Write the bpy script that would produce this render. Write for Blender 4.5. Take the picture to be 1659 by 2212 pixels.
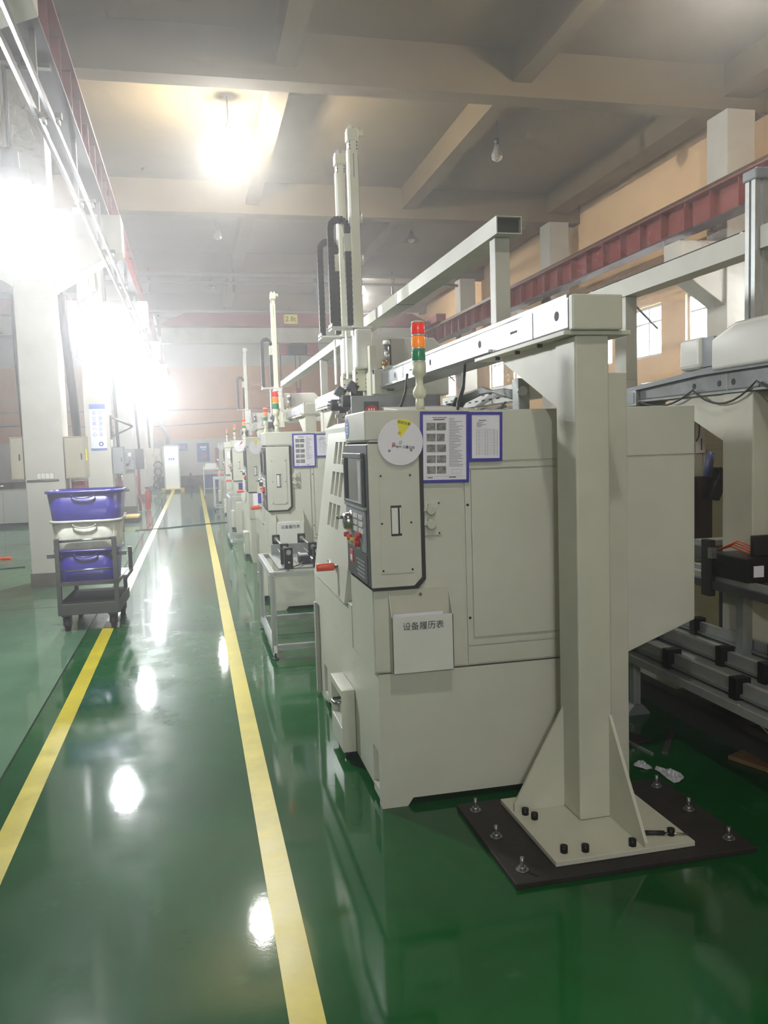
import bpy, bmesh, math, random
from mathutils import Vector, Matrix
random.seed(7)
for o in list(bpy.data.objects): bpy.data.objects.remove(o)
S = bpy.context.scene
COL = S.collection
R = math.radians

# ---------------------------------------------------------------- camera
cam_d = bpy.data.cameras.new('camera'); cam = bpy.data.objects.new('camera', cam_d); COL.objects.link(cam)
cam_d.sensor_fit = 'HORIZONTAL'; cam_d.sensor_width = 36.0; cam_d.lens = 1800.0 / 1659.0 * 36.0
cam_d.clip_start = 0.05; cam_d.clip_end = 200
_wx = (0.97438119, -0.04836134, 0.21964172); _wy = (-0.22277284, -0.07344753, 0.97209965); _wz = (-0.0308799, -0.99612582, -0.08233948)
_r = Vector((_wx[0], _wy[0], _wz[0])); _u = -Vector((_wx[1], _wy[1], _wz[1])); _b = -Vector((_wx[2], _wy[2], _wz[2]))
cam.matrix_world = Matrix(((_r.x, _u.x, _b.x, 0), (_r.y, _u.y, _b.y, 0), (_r.z, _u.z, _b.z, 1.6), (0, 0, 0, 1)))
S.camera = cam

# ---------------------------------------------------------------- world, exposure
W = bpy.data.worlds.new('overcast_sky'); S.world = W; W.use_nodes = True
bg = W.node_tree.nodes['Background']; bg.inputs[0].default_value = (0.93, 0.97, 1.0, 1); bg.inputs[1].default_value = 20.0
S.view_settings.view_transform = 'Standard'; S.view_settings.look = 'None'
S.view_settings.exposure = 0.0; S.view_settings.gamma = 1.0; S.view_settings.use_curve_mapping = False
S.cycles.use_denoising = True; S.cycles.use_light_tree = True
S.cycles.max_bounces = 5; S.cycles.diffuse_bounces = 3; S.cycles.glossy_bounces = 2; S.cycles.transmission_bounces = 4
S.cycles.volume_bounces = 0; S.cycles.transparent_max_bounces = 6; S.cycles.caustics_reflective = False; S.cycles.caustics_refractive = False
S.cycles.sample_clamp_indirect = 4.0
S.cycles.use_adaptive_sampling = True; S.cycles.adaptive_threshold = 0.16; S.cycles.adaptive_min_samples = 10
LAMP_W = 520.0     # watts of each row lamp
CEIL_W = 290.0     # watts of each lit ceiling lamp
HAZE = 0.019

# ---------------------------------------------------------------- helpers
def lin(h):
    v = [int(h[i:i+2], 16) / 255 for i in (0, 2, 4)]
    return tuple(c / 12.92 if c <= .04045 else ((c + .055) / 1.055) ** 2.4 for c in v) + (1,)

MATS = {}
def mat(name, h, rough=.5, metal=0.0, var=.10, scale=4.0, bump=0.0, bscale=60., h2=None, spec=.5, emit=0, alpha=1, trans=0, rvar=.0, coat=0):
    if name in MATS: return MATS[name]
    m = bpy.data.materials.new(name); m.use_nodes = True; nt = m.node_tree; N = nt.nodes; L = nt.links
    p = N['Principled BSDF']; c = lin(h)
    p.inputs['Roughness'].default_value = rough; p.inputs['Metallic'].default_value = metal
    p.inputs['Specular IOR Level'].default_value = spec
    p.inputs['Coat Weight'].default_value = coat
    tc = N.new('ShaderNodeTexCoord')
    nz = N.new('ShaderNodeTexNoise'); nz.inputs['Scale'].default_value = scale; nz.inputs['Detail'].default_value = 6; nz.inputs['Roughness'].default_value = .65
    L.new(tc.outputs['Object'], nz.inputs['Vector'])
    rp = N.new('ShaderNodeValToRGB'); e = rp.color_ramp.elements
    e[0].position = .30; e[1].position = .72
    d = lin(h2) if h2 else tuple(x * (1 - 2 * var) for x in c[:3]) + (1,)
    e[0].color = d; e[1].color = c if h2 else tuple(min(1, x * (1 + .5 * var)) for x in c[:3]) + (1,)
    L.new(nz.outputs['Fac'], rp.inputs['Fac']); L.new(rp.outputs['Color'], p.inputs['Base Color'])
    if rvar:
        mr = N.new('ShaderNodeMapRange'); mr.inputs['To Min'].default_value = max(0, rough - rvar); mr.inputs['To Max'].default_value = rough + rvar
        L.new(nz.outputs['Fac'], mr.inputs['Value']); L.new(mr.outputs['Result'], p.inputs['Roughness'])
    if bump:
        n2 = N.new('ShaderNodeTexNoise'); n2.inputs['Scale'].default_value = bscale; n2.inputs['Detail'].default_value = 3
        L.new(tc.outputs['Object'], n2.inputs['Vector'])
        b = N.new('ShaderNodeBump'); b.inputs['Strength'].default_value = bump; b.inputs['Distance'].default_value = .01
        L.new(n2.outputs['Fac'], b.inputs['Height']); L.new(b.outputs['Normal'], p.inputs['Normal'])
    if emit: p.inputs['Emission Color'].default_value = c; p.inputs['Emission Strength'].default_value = emit
    if alpha < 1: p.inputs['Alpha'].default_value = alpha
    if trans: p.inputs['Transmission Weight'].default_value = trans
    MATS[name] = m
    return m

PAINT = mat('machine_paint', 'c9cabb', .38, var=.05, scale=2.5, bump=.03, bscale=220, rvar=.06)
PAINT2 = mat('post_paint', 'c6c6b4', .45, var=.06, scale=3, bump=.04, bscale=180)
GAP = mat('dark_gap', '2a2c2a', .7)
DKGREY = mat('dark_grey_panel', '3d4143', .45, var=.12)
BLACK = mat('black_rubber', '17181a', .55, var=.15)
BLKMETAL = mat('black_oxide_steel', '1d1d1e', .4, .6, var=.15)
PLATE = mat('black_steel_plate', '2b2723', .62, .25, var=.25, scale=9, bump=.15, bscale=40)
STEEL = mat('bright_steel', 'b9bbba', .25, .95, var=.1, scale=12)
ZINC = mat('zinc_plated', '9fa1a0', .38, .85, var=.15, scale=20)
BRUSH = mat('brushed_aluminium', '8f9393', .36, .7, var=.12, scale=7, rvar=.08)
ALU = mat('aluminium_profile', 'bfc4c2', .36, .55, var=.08, scale=9)
ALUD = mat('dull_aluminium', '9aa09c', .45, .5, var=.1, scale=9)
WHITE = mat('white_plastic', 'e4e4dc', .4, var=.04)
WHITESH = mat('white_sheet_cover', 'd9dad2', .35, var=.04, scale=2, rvar=.05)
CREAM = mat('cream_plastic', 'cfcfb4', .4, var=.05)
REDP = mat('red_plastic', 'c8231c', .3, var=.08)
ORANGE = mat('orange_grip', 'e24a18', .35, var=.08)
BLUEP = mat('blue_frame_plastic', '3a34a0', .4, var=.08)
BLUES = mat('blue_sticker', '3f6fc0', .4, var=.12, scale=30)
BLUETUB = mat('blue_tub_plastic', '2d2584', .28, var=.12, scale=5, bump=.06, bscale=25)
WHTUB = mat('white_tub_plastic', 'c9c9bb', .4, var=.18, scale=8, bump=.05, bscale=30)
YELP = mat('yellow_paint', 'd8c21e', .4, var=.15)
PAPER = mat('paper', 'e6e3ea', .6, var=.03)
INK = mat('printed_ink', '2a2a2c', .7, var=.05)
INKG = mat('grey_print', '8f8f96', .7, var=.2, scale=60)
PHOTO = mat('printed_photo', '3c3c40', .6, var=.5, scale=45, h2='a0a09c')
REDINK = mat('red_ink', 'c0303a', .6)
YELINK = mat('yellow_card', 'e8e02a', .5, var=.05)
GLASS_R = mat('red_lens', 'f02418', .18, emit=.25, var=.15, scale=40)
GLASS_O = mat('amber_lens', 'ff8a10', .18, emit=.30, var=.15, scale=40)
GLASS_G = mat('green_lens', '0f8a55', .18, emit=.05, var=.15, scale=40)
SCREEN = mat('screen_glass', '20262a', .08, var=.1)
SILVERLBL = mat('silver_label', 'cfd4d2', .3, .4, var=.1)
BRASS = mat('brass_fitting', 'b58a3c', .3, .9)
CONC = mat('ceiling_plaster', '746241', .85, var=.08, scale=1.2, bump=.05, bscale=15)
WALLW = mat('white_wall_paint', 'dcd9d0', .8, var=.06, scale=.8, bump=.04, bscale=12)
WALLP = mat('peach_wall_paint', 'f4bd90', .8, var=.07, scale=.6, bump=.04, bscale=12)
WALLC = mat('cream_wall_paint', 'fbd3a0', .8, var=.06, scale=.7, bump=.04, bscale=12)
COLW = mat('column_paint', 'c4c1b6', .7, var=.08, scale=1.5, bump=.05, bscale=14)
SKIRT = mat('dark_skirting', '6a6458', .7, var=.2, scale=3)
REDBEAM = mat('red_oxide_paint', '8d3a35', .5, var=.18, scale=3, bump=.05, bscale=30)
REDSHADE = mat('shaded_red_oxide_paint', '341a1c', .6, var=.2, scale=3)  # red oxide darkened: the shade under the runway is in the colour
RAIL = mat('crane_rail_steel', '55432c', .5, .5, var=.2, scale=6)
PIPE = mat('grey_pipe', '7d7a76', .5, .3, var=.1)
CABLE = mat('black_cable', '1c1c1d', .5)
CABLEG = mat('grey_cable', '6d7368', .45, var=.15, scale=15)
CREAMBOX = mat('beige_cabinet_paint', 'b3ad95', .45, var=.06)
GREYBOX = mat('grey_cabinet_paint', '8a8f93', .45, var=.06)
DUCT = mat('duct_paint', 'b7b8aa', .45, var=.08, scale=3)
DUCTIN = mat('duct_inside', '23231f', .7)
CARD = mat('cardboard', '8a6a42', .8, var=.2, scale=12, bump=.1)
RAG = mat('crumpled_film', 'c5c7cc', .3, var=.2, scale=20)
YPAL = mat('yellow_pallet', 'd8b832', .5, var=.1)
POSTW = mat('poster_white', 'dfe2ea', .5, var=.03)
POSTB = mat('poster_blue', '3f78c4', .5, var=.25, scale=8)
SIGNB = mat('sign_blue', '3a62c0', .5, var=.08)
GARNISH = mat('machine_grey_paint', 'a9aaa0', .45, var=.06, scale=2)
LINE = mat('yellow_line_paint', 'cbbd1c', .32, var=.12, scale=5, h2='aa9f22', rvar=.1)
GALV = mat('galvanised_conduit', '8d9092', .4, .6, var=.1)
REDCAB = mat('red_cabinet', '8c2f33', .5, var=.1)

def floor_mat(name, cols, rough, rv):
    m = bpy.data.materials.new(name); m.use_nodes = True; N = m.node_tree.nodes; L = m.node_tree.links; p = N['Principled BSDF']
    tc = N.new('ShaderNodeTexCoord')
    n1 = N.new('ShaderNodeTexNoise'); n1.inputs['Scale'].default_value = .55; n1.inputs['Detail'].default_value = 9; n1.inputs['Roughness'].default_value = .62
    n2 = N.new('ShaderNodeTexNoise'); n2.inputs['Scale'].default_value = 3.2; n2.inputs['Detail'].default_value = 8; n2.inputs['Roughness'].default_value = .7
    n3 = N.new('ShaderNodeTexNoise'); n3.inputs['Scale'].default_value = 22; n3.inputs['Detail'].default_value = 4
    for n in (n1, n2, n3): L.new(tc.outputs['Object'], n.inputs['Vector'])
    rp = N.new('ShaderNodeValToRGB'); e = rp.color_ramp.elements; e[0].position = .3; e[1].position = .7
    e[0].color = lin(cols[0]); e[1].color = lin(cols[1]); x = e.new(.5); x.color = lin(cols[2])
    L.new(n1.outputs['Fac'], rp.inputs['Fac'])
    # pale scuffed patches with a shape of their own
    sc = N.new('ShaderNodeValToRGB'); sc.color_ramp.elements[0].position = .60; sc.color_ramp.elements[1].position = .78
    L.new(n2.outputs['Fac'], sc.inputs['Fac'])
    mx = N.new('ShaderNodeMixRGB'); mx.inputs['Color2'].default_value = lin(cols[3]); L.new(rp.outputs['Color'], mx.inputs['Color1'])
    ml = N.new('ShaderNodeMath'); ml.operation = 'MULTIPLY'; ml.inputs[1].default_value = .4; L.new(sc.outputs['Color'], ml.inputs[0]); L.new(ml.outputs[0], mx.inputs['Fac'])
    L.new(mx.outputs['Color'], p.inputs['Base Color'])
    mr = N.new('ShaderNodeMapRange'); mr.inputs['From Min'].default_value = .3; mr.inputs['From Max'].default_value = .7
    mr.inputs['To Min'].default_value = rough - rv; mr.inputs['To Max'].default_value = rough + rv
    L.new(n2.outputs['Fac'], mr.inputs['Value']); L.new(mr.outputs['Result'], p.inputs['Roughness'])
    b = N.new('ShaderNodeBump'); b.inputs['Strength'].default_value = .05; b.inputs['Distance'].default_value = .01
    L.new(n2.outputs['Fac'], b.inputs['Height']); L.new(b.outputs['Normal'], p.inputs['Normal'])
    p.inputs['Coat Weight'].default_value = .75; p.inputs['Coat Roughness'].default_value = .05; p.inputs['Specular IOR Level'].default_value = .02
    L.new(b.outputs['Normal'], p.inputs['Coat Normal'])
    return m
FLOORG = floor_mat('green_epoxy_floor', ('073e18', '0c5a26', '094c1e', '4a7f58'), .36, .10)
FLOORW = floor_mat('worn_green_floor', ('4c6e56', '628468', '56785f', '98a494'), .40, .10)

def emis(name, col, s):
    m = bpy.data.materials.new(name); m.use_nodes = True; p = m.node_tree.nodes['Principled BSDF']
    p.inputs['Base Color'].default_value = (.9, .9, .9, 1); p.inputs['Emission Color'].default_value = col; p.inputs['Emission Strength'].default_value = s
    m.cycles.emission_sampling = 'NONE'
    return m
LAMPB = emis('lit_lamp_glass', (0.97, 0.98, 1.0, 1), 6.0)
GLASSC = mat('clear_bulb_glass', 'e8ece8', .1, trans=.8, var=.02)

class MB:
    def __init__(s): s.v = []; s.f = []; s.sm = []
    def add(s, vs, fs, smooth=False):
        n = len(s.v); s.v += [tuple(v) for v in vs]
        for f in fs: s.f.append(tuple(i + n for i in f)); s.sm.append(smooth)
        return s
    def box(s, x0, x1, y0, y1, z0, z1):
        vs = [(x0,y0,z0),(x1,y0,z0),(x1,y1,z0),(x0,y1,z0),(x0,y0,z1),(x1,y0,z1),(x1,y1,z1),(x0,y1,z1)]
        return s.add(vs, [(0,3,2,1),(4,5,6,7),(0,1,5,4),(1,2,6,5),(2,3,7,6),(3,0,4,7)])
    def cb(s, c, d, rz=0, rx=0, ry=0):
        m = Matrix.Translation(c) @ Matrix.Rotation(rz, 4, 'Z') @ Matrix.Rotation(ry, 4, 'Y') @ Matrix.Rotation(rx, 4, 'X')
        h = [x / 2 for x in d]
        vs = [m @ Vector((sx*h[0], sy*h[1], sz*h[2])) for sz in (-1,1) for sx, sy in ((-1,-1),(1,-1),(1,1),(-1,1))]
        return s.add(vs, [(0,3,2,1),(4,5,6,7),(0,1,5,4),(1,2,6,5),(2,3,7,6),(3,0,4,7)])
    def prism(s, poly, axis, a0, a1):
        def P(u, v, a): return {'x': (a,u,v), 'y': (u,a,v), 'z': (u,v,a)}[axis]
        ar = sum(poly[i][0]*poly[(i+1)%len(poly)][1] - poly[(i+1)%len(poly)][0]*poly[i][1] for i in range(len(poly)))
        flip = (ar > 0) == (axis != 'y')
        q = list(poly) if flip else list(poly)[::-1]
        n = len(q)
        vs = [P(u,v,a0) for u,v in q] + [P(u,v,a1) for u,v in q]
        fs = [tuple(range(n-1,-1,-1)), tuple(range(n,2*n))] + [(i,(i+1)%n,n+(i+1)%n,n+i) for i in range(n)]
        return s.add(vs, fs)
    def cyl(s, p0, p1, r, seg=16, r2=None, cap=True):
        p0, p1 = Vector(p0), Vector(p1); d = (p1-p0).normalized(); r2 = r if r2 is None else r2
        a = d.orthogonal().normalized(); b = d.cross(a)
        ring = lambda c, q: [c + (a*math.cos(2*math.pi*i/seg) + b*math.sin(2*math.pi*i/seg))*q for i in range(seg)]
        n = len(s.v)
        s.add(ring(p0, r) + ring(p1, r2), [(i,(i+1)%seg,seg+(i+1)%seg,seg+i) for i in range(seg)], True)
        if cap:
            s.f.append(tuple(n+i for i in range(seg-1,-1,-1))); s.sm.append(False)
            s.f.append(tuple(n+seg+i for i in range(seg))); s.sm.append(False)
        return s
    def tube(s, pts, r, seg=8):
        pts = [Vector(p) for p in pts]; n0 = len(s.v); N = len(pts); ref = None; vs = []
        for i, p in enumerate(pts):
            d = (pts[min(i+1,N-1)] - pts[max(i-1,0)]).normalized()
            if ref is None: ref = d.orthogonal().normalized()
            a = (ref - d*ref.dot(d))
            a = a.normalized() if a.length > 1e-5 else d.orthogonal().normalized()
            ref = a; b = d.cross(a)
            vs += [p + (a*math.cos(2*math.pi*k/seg) + b*math.sin(2*math.pi*k/seg))*r for k in range(seg)]
        fs = [(i*seg+k, i*seg+(k+1)%seg, (i+1)*seg+(k+1)%seg, (i+1)*seg+k) for i in range(N-1) for k in range(seg)]
        s.add(vs, fs, True)
        s.f.append(tuple(n0+k for k in range(seg-1,-1,-1))); s.sm.append(False)
        s.f.append(tuple(n0+(N-1)*seg+k for k in range(seg))); s.sm.append(False)
        return s
    def lathe(s, prof, c=(0,0,0), axis='z', seg=24):
        c = Vector(c); vs = []
        for r, h in prof:
            for k in range(seg):
                t = 2*math.pi*k/seg; u, v = r*math.cos(t), r*math.sin(t)
                vs.append(c + Vector({'z': (u,v,h), 'x': (h,u,v), 'y': (v,h,u)}[axis]))
        n = len(prof)
        fs = [(i*seg+k, i*seg+(k+1)%seg, (i+1)*seg+(k+1)%seg, (i+1)*seg+k) for i in range(n-1) for k in range(seg)]
        return s.add(vs, fs, True)
    def build(s, name, m, parent=None, bevel=0, seg=2, kind=None, loc=None, label=None):
        me = bpy.data.meshes.new(name); me.from_pydata(s.v, [], s.f); me.validate()
        if any(s.sm): me.polygons.foreach_set('use_smooth', (s.sm + [False]*len(me.polygons))[:len(me.polygons)])
        me.materials.append(m); me.update()
        o = bpy.data.objects.new(name, me); COL.objects.link(o)
        if parent: o.parent = parent
        if loc: o.location = loc
        if bevel:
            b = o.modifiers.new('edge', 'BEVEL'); b.width = bevel; b.segments = seg; b.limit_method = 'ANGLE'; b.angle_limit = R(40)
            b.harden_normals = False
        if kind: o['kind'] = kind
        if label: o['label'] = label
        return o

def tag(o, label, cat, group=None):
    o['label'] = label; o['category'] = cat
    if group: o['group'] = group
    return o
def thing(name, loc, label, cat, group=None, rz=0):
    e = bpy.data.objects.new(name, None); e.empty_display_size = .1; COL.objects.link(e); e.location = loc; e.rotation_euler.z = rz
    return tag(e, label, cat, group)
def text(name, body, size, m, parent, loc, rot, align='CENTER', ext=.0004, sx=1.0):
    c = bpy.data.curves.new(name, 'FONT'); c.body = body; c.size = size; c.align_x = align; c.align_y = 'CENTER'; c.extrude = ext; c.resolution_u = 3
    t = bpy.data.objects.new(name + '_curve', c); COL.objects.link(t)
    me = bpy.data.meshes.new_from_object(t.evaluated_get(bpy.context.evaluated_depsgraph_get()))
    bpy.data.objects.remove(t)
    me.materials.clear(); me.materials.append(m)
    o = bpy.data.objects.new(name, me); COL.objects.link(o); o.parent = parent; o.location = loc; o.rotation_euler = rot; o.scale = (sx, 1, 1)
    return o
FACE_CAM = (R(90), 0, 0)           # text standing upright, read from the -Y side
FACE_AISLE = (R(90), 0, R(-90))    # read from the -X side
def copy_tree(o, parent=None):
    c = o.copy(); COL.objects.link(c); c.parent = parent
    for ch in list(o.children): copy_tree(ch, c)
    return c

def pane_mat():
    m = bpy.data.materials.new('thin_window_glass'); m.use_nodes = True; N = m.node_tree.nodes; L = m.node_tree.links
    for n in list(N):
        if n.type == 'BSDF_PRINCIPLED': N.remove(n)
    t = N.new('ShaderNodeBsdfTransparent'); g = N.new('ShaderNodeBsdfGlossy'); g.inputs['Roughness'].default_value = .05
    mx = N.new('ShaderNodeMixShader'); mx.inputs[0].default_value = .06
    L.new(t.outputs[0], mx.inputs[1]); L.new(g.outputs[0], mx.inputs[2])
    L.new(mx.outputs[0], N['Material Output'].inputs['Surface'])
    return m
PANE = pane_mat()

# ================================================================ the building
XL, XR, YB, YF, ZC = -11.2, 8.25, -5.0, 38.35, 6.72
COLY = [-1.1, 4.9, 10.9, 16.9, 22.9, 28.9, 34.9]
st = 'structure'
floor = MB().box(-1.0, XR, YB, YF, -.12, 0).build('floor', FLOORG, kind=st)
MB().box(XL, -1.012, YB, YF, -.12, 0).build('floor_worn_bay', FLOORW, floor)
MB().box(-1.012, -1.0, YB, YF, -.12, -.02).build('floor_joint', GAP, floor)
for k, yy in enumerate((9.15, 14.6, 21.5)):
    MB().box(XL, -1.012, yy, yy+.012, -.001, .0008).build('floor_joint', GAP, floor)
for n, xc in ((1, .234), (2, -.83)):
    MB().box(xc-.05, xc+.05, YB, 37.3, 0, .0016).build('trim_%d' % n, LINE, kind=st)
    # old scuffs worn through the line
ceiling = MB().box(XL, XR, YB, YF, ZC, ZC+.15).build('ceiling', CONC, kind=st)
for y in COLY:
    MB().box(XL, XR, y-.16, y+.16, 6.12, ZC).build('main_beam', CONC, ceiling)
for x in (-10.2, -8.0, -4.9, 1.35, 4.48, 7.72):
    for a, b in zip([YB] + [y+.16 for y in COLY], [y-.16 for y in COLY] + [YF]):
        w = .13 if x != 7.72 else .22
        MB().box(x-w, x+w, a, b, 6.30, ZC).build('joist', CONC, ceiling)

def col(x0, x1, y, label, grp):
    t = thing('column', ((x0+x1)/2, y, 0), label, 'column', grp)
    w = (x1-x0)/2
    MB().box(-w, w, -.24, .24, 0, 6.12).build('shaft', COLW, t, bevel=.012)
    MB().box(-w-.012, w+.012, -.252, .252, 0, .16).build('plinth', SKIRT, t, bevel=.004)
    return t
ordn = ['', 'off-camera', 'first', 'second', 'third', 'fourth', 'fifth']
for i, y in enumerate(COLY):
    if i < 1: continue
    near = {1: 'cream column carrying the corbel at the upper left edge', 2: 'cream square column standing behind the blue tub trolley',
            3: 'cream column with the tall blue and white banner', 4: 'third cream column of the aisle row, behind the grey box',
            5: 'fourth cream column of the aisle row counting from the trolley', 6: 'last cream column of the aisle row before the far wall'}[i]
    c = col(-1.97, -1.52, y, near, 'columns along the aisle')
    # corbels for the crane runway, both halls
    MB().prism([(.2, 3.55), (.2, 4.43), (1.03, 4.43), (1.03, 4.0), (.85, 3.93)], 'y', -.2, .2).build('corbel', COLW, c, bevel=.01)
    MB().prism([(-.2, 3.55), (-.2, 4.43), (-1.03, 4.43), (-1.03, 4.0), (-.85, 3.93)], 'y', -.2, .2).build('corbel', COLW, c, bevel=.01)
    if i >= 2:
        lab = {2: 'cream pilaster meeting the near ceiling beam at upper right', 3: 'cream pilaster with the bright window opening beside it',
               4: 'cream pilaster behind the overhead duct post', 5: 'cream pilaster deep in the hall on the window side', 6: 'farthest cream pilaster on the window side'}[i]
        c = col(7.5, 7.95, y, lab, 'pilasters on the window wall')
        MB().prism([(-.2, 3.4), (-.2, 4.31), (-.95, 4.31), (-.95, 3.9)], 'y', -.2, .2).build('corbel', COLW, c, bevel=.01)

# far wall in painted zones
wf = MB().box(XL, XR, YF, YF+.2, 0, 2.05).build('wall_far', WALLW, kind=st)
MB().box(XL, XR, YF, YF+.2, 2.05, 5.25).build('peach_band', WALLP, wf)
MB().box(XL, XR, YF, YF+.2, 5.25, ZC+.15).build('upper_band', WALLW, wf)
MB().box(XL, XR, YF-.012, YF, 0, .42).build('baseboard_far', SKIRT, kind=st)
MB().box(XL-.2, XL, YB, YF, 0, ZC+.15).build('wall_left', WALLW, kind=st)
MB().box(XL-.2, XR+.2, YB-.2, YB, 0, ZC+.15).build('wall_back', WALLW, kind=st)
# window wall: openings z 2.7..4.0
wins = []
yy = 7.6
for i in range(2, 7):
    for dy in (.95, 2.75, 4.55):
        wins.append((COLY[i-1] + dy - .05, COLY[i-1] + dy + 1.0))
wins = [w for w in wins if w[0] > 5]
zs0, zs1 = 3.02, 3.95
wr = MB()
wr.box(XR, XR+.2, YB, YF, 0, zs0); wr.box(XR, XR+.2, YB, YF, zs1, ZC+.15)
prev = YB
for a, b in wins:
    wr.box(XR, XR+.2, prev, a, zs0, zs1); prev = b
wr.box(XR, XR+.2, prev, YF, zs0, zs1)
wall_r = wr.build('wall_right', WALLC, kind=st)
for n, (a, b) in enumerate(wins):
    f = MB()
    for (y0, y1, z0, z1) in ((a, a+.05, zs0, zs1), (b-.05, b, zs0, zs1), (a, b, zs0, zs0+.05), (a, b, zs1-.05, zs1)):
        f.box(XR+.06, XR+.12, y0, y1, z0, z1)
    wo = f.build('window_%d' % (n+1), WHITE, kind=st)
    MB().box(XR+.07, XR+.11, (a+b)/2-.02, (a+b)/2+.02, zs0, zs1).build('mullion', WHITE, wo)
    MB().box(XR+.075, XR+.105, a, b, zs0+.62, zs0+.65).build('transom', WHITE, wo)
    for (y0, y1) in ((a+.05, (a+b)/2-.02), ((a+b)/2+.02, b-.05)):
        MB().box(XR+.088, XR+.092, y0, y1, zs0+.05, zs0+.62).build('pane', PANE, wo)
        MB().box(XR+.088, XR+.092, y0, y1, zs0+.65, zs1-.05).build('pane', PANE, wo)

# ================================================================ crane runways, bridge, hoist
def runway(x, s, name_label):
    """x = web position, s = +1 when the hall side is +x"""
    t = thing('crane_runway', (x, YB+.2, 4.43), name_label, 'crane runway', 'crane runways')
    Ly = YF - YB - .4
    g = MB().box(-.13, .13, 0, Ly, 0, .022); g.build('bottom_flange', REDSHADE, t)
    MB().box(-.008, .008, 0, Ly, .022, .40).build('web', REDBEAM, t)
    MB().box(-.15, .15, 0, Ly, .40, .425).build('top_flange', REDBEAM, t)
    MB().box(-.035, .035, 0, Ly, .425, .52).build('rail', RAIL, t)
    y = .55
    while y < Ly:
        MB().box(-.12, .12, y-.006, y+.006, .022, .40).build('stiffener', REDBEAM, t)
        y += .6
    return t
runway(-.98, 1, 'dark red crane runway beam overhead beside the row of lit lamps')
runway(-2.51, -1, 'crane runway of the neighbouring hall behind the lit lamps')
rr = runway(7.0, -1, 'red oxide crane runway girder along the window wall')

# conductor wires below the runway of the window side, on brackets
tw = thing('conductor_wires', (6.55, 4.0, 3.75), 'bare crane conductor wires strung on insulators before the windows', 'wires')
for k in range(4):
    MB().cyl((-.1*k, 0, .06*k-.05*(k%2)), (-.1*k, 30, .06*k-.05*(k%2)), .009, 6).build('wire', CABLE, tw)
for y in (1.0, 4.6, 8.3, 13, 19, 25):
    MB().box(-.42, .42, y-.02, y+.02, -.06, -.02).cyl((.40, y, -.04), (.85, y, -.45), .018, 6).build('bracket', DKGREY, tw)
    for k in range(4): MB().lathe([(0,.0),(.035,.0),(.035,.02),(.02,.03),(.035,.045),(.0,.07)], (-.1*k, y, -.02+.03*k), seg=10).build('insulator', WHITE, tw)
tw = thing('conductor_rails', (-.80, 1.0, 3.80), 'grey crane conductor rails hanging under the runway above the lit lamps', 'conductor rails')
for k in range(2):
    MB().box(-.09*k-.011, -.09*k+.011, 0, 36, -.018, .03).build('rail', CABLE, tw)
for y in [1.2+2.0*i for i in range(18)]:
    MB().box(-.14, .04, y-.02, y+.02, .06, .10).box(-.14, -.10, y-.02, y+.02, .10, .629).build('hanger', PIPE, tw)
    for k in range(2): MB().box(-.09*k-.026, -.09*k+.026, y-.03, y+.03, .03, .06).build('insulator', WHITE, tw)

yb = 24.0
cb = thing('bridge_crane', (3.0, yb, 4.95), 'red bridge crane girder with grey lower beam spanning the hall', 'crane')
MB().prism([(-3.9, .02), (-3.0, .38), (3.4, .38), (4.1, .02)], 'y', -.18, .18).build('girder', REDBEAM, cb, bevel=.01)
MB().box(-3.7, 3.7, -.11, .11, -.42, -.02).build('lower_beam', DUCT, cb)
MB().box(-3.7, 3.7, -.16, .16, -.44, -.42).build('track_flange', DUCT, cb)
for x in (-3.98, 4.0):
    MB().box(x-.14, x+.14, -1.1, 1.1, .02, .24).build('end_carriage', REDBEAM, cb, bevel=.01)
    for y in (-.85, .85): MB().cyl((x-.05, y, .1), (x+.05, y, .1), .10, 16).build('wheel', BLKMETAL, cb)
sg = MB().box(-.33, .05, -.195, -.185, .08, .34).build('capacity_sign', YELINK, cb)
text('capacity_mark', '2.8t', .2, INK, cb, (-.14, -.197, .21), FACE_CAM)
cb2 = thing('bridge_crane', (-6.85, 22.0, 4.95), 'bridge crane girder of the neighbouring hall', 'crane')
MB().prism([(-4.0, .02), (-3.2, .36), (3.4, .36), (4.3, .02)], 'y', -.18, .18).build('girder', REDBEAM, cb2, bevel=.01)
MB().box(-3.8, 4.1, -.11, .11, -.42, -.02).box(-3.8, 4.1, -.16, .16, -.44, -.42).build('lower_beam', DUCT, cb2)
MB().box(4.2, 4.48, -1.1, 1.1, .02, .24).build('end_carriage', REDBEAM, cb2, bevel=.01)
ho = thing('chain_hoist', (3.0, yb, 4.5), 'dark electric hoist with hook hanging from the bridge crane', 'hoist')
MB().cyl((-.25, 0, -.17), (.30, 0, -.17), .16, 20).build('motor_drum', BLKMETAL, ho)
MB().box(.30, .62, -.16, .16, -.34, .0).build('control_case', REDBEAM, ho, bevel=.015)
MB().box(-.5, -.25, -.13, .13, -.32, -.02).build('gear_case', REDCAB, ho, bevel=.02)
MB().box(-.15, .2, -.05, .05, -.05, .07).build('trolley', DKGREY, ho)
for x in (-.03, .09): MB().cyl((x, 0, -.3), (x, 0, -1.28), .011, 6).build('rope', CABLE, ho)
MB().box(-.06, .12, -.05, .05, -1.42, -1.26).build('hook_block', REDCAB, ho, bevel=.015)
MB().tube([(.03+.09*math.sin(a), 0, -1.62+.1*math.cos(a)) for a in [R(x) for x in range(-20, 250, 18)]], .022, 8).build('hook', BLKMETAL, ho)
MB().tube([(-.45, 0, -.3), (-.47, 0, -1.2), (-.46, 0, -1.55)], .012, 6).box(-.49, -.43, -.03, .03, -1.8, -1.55).build('pendant', BLACK, ho)

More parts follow.
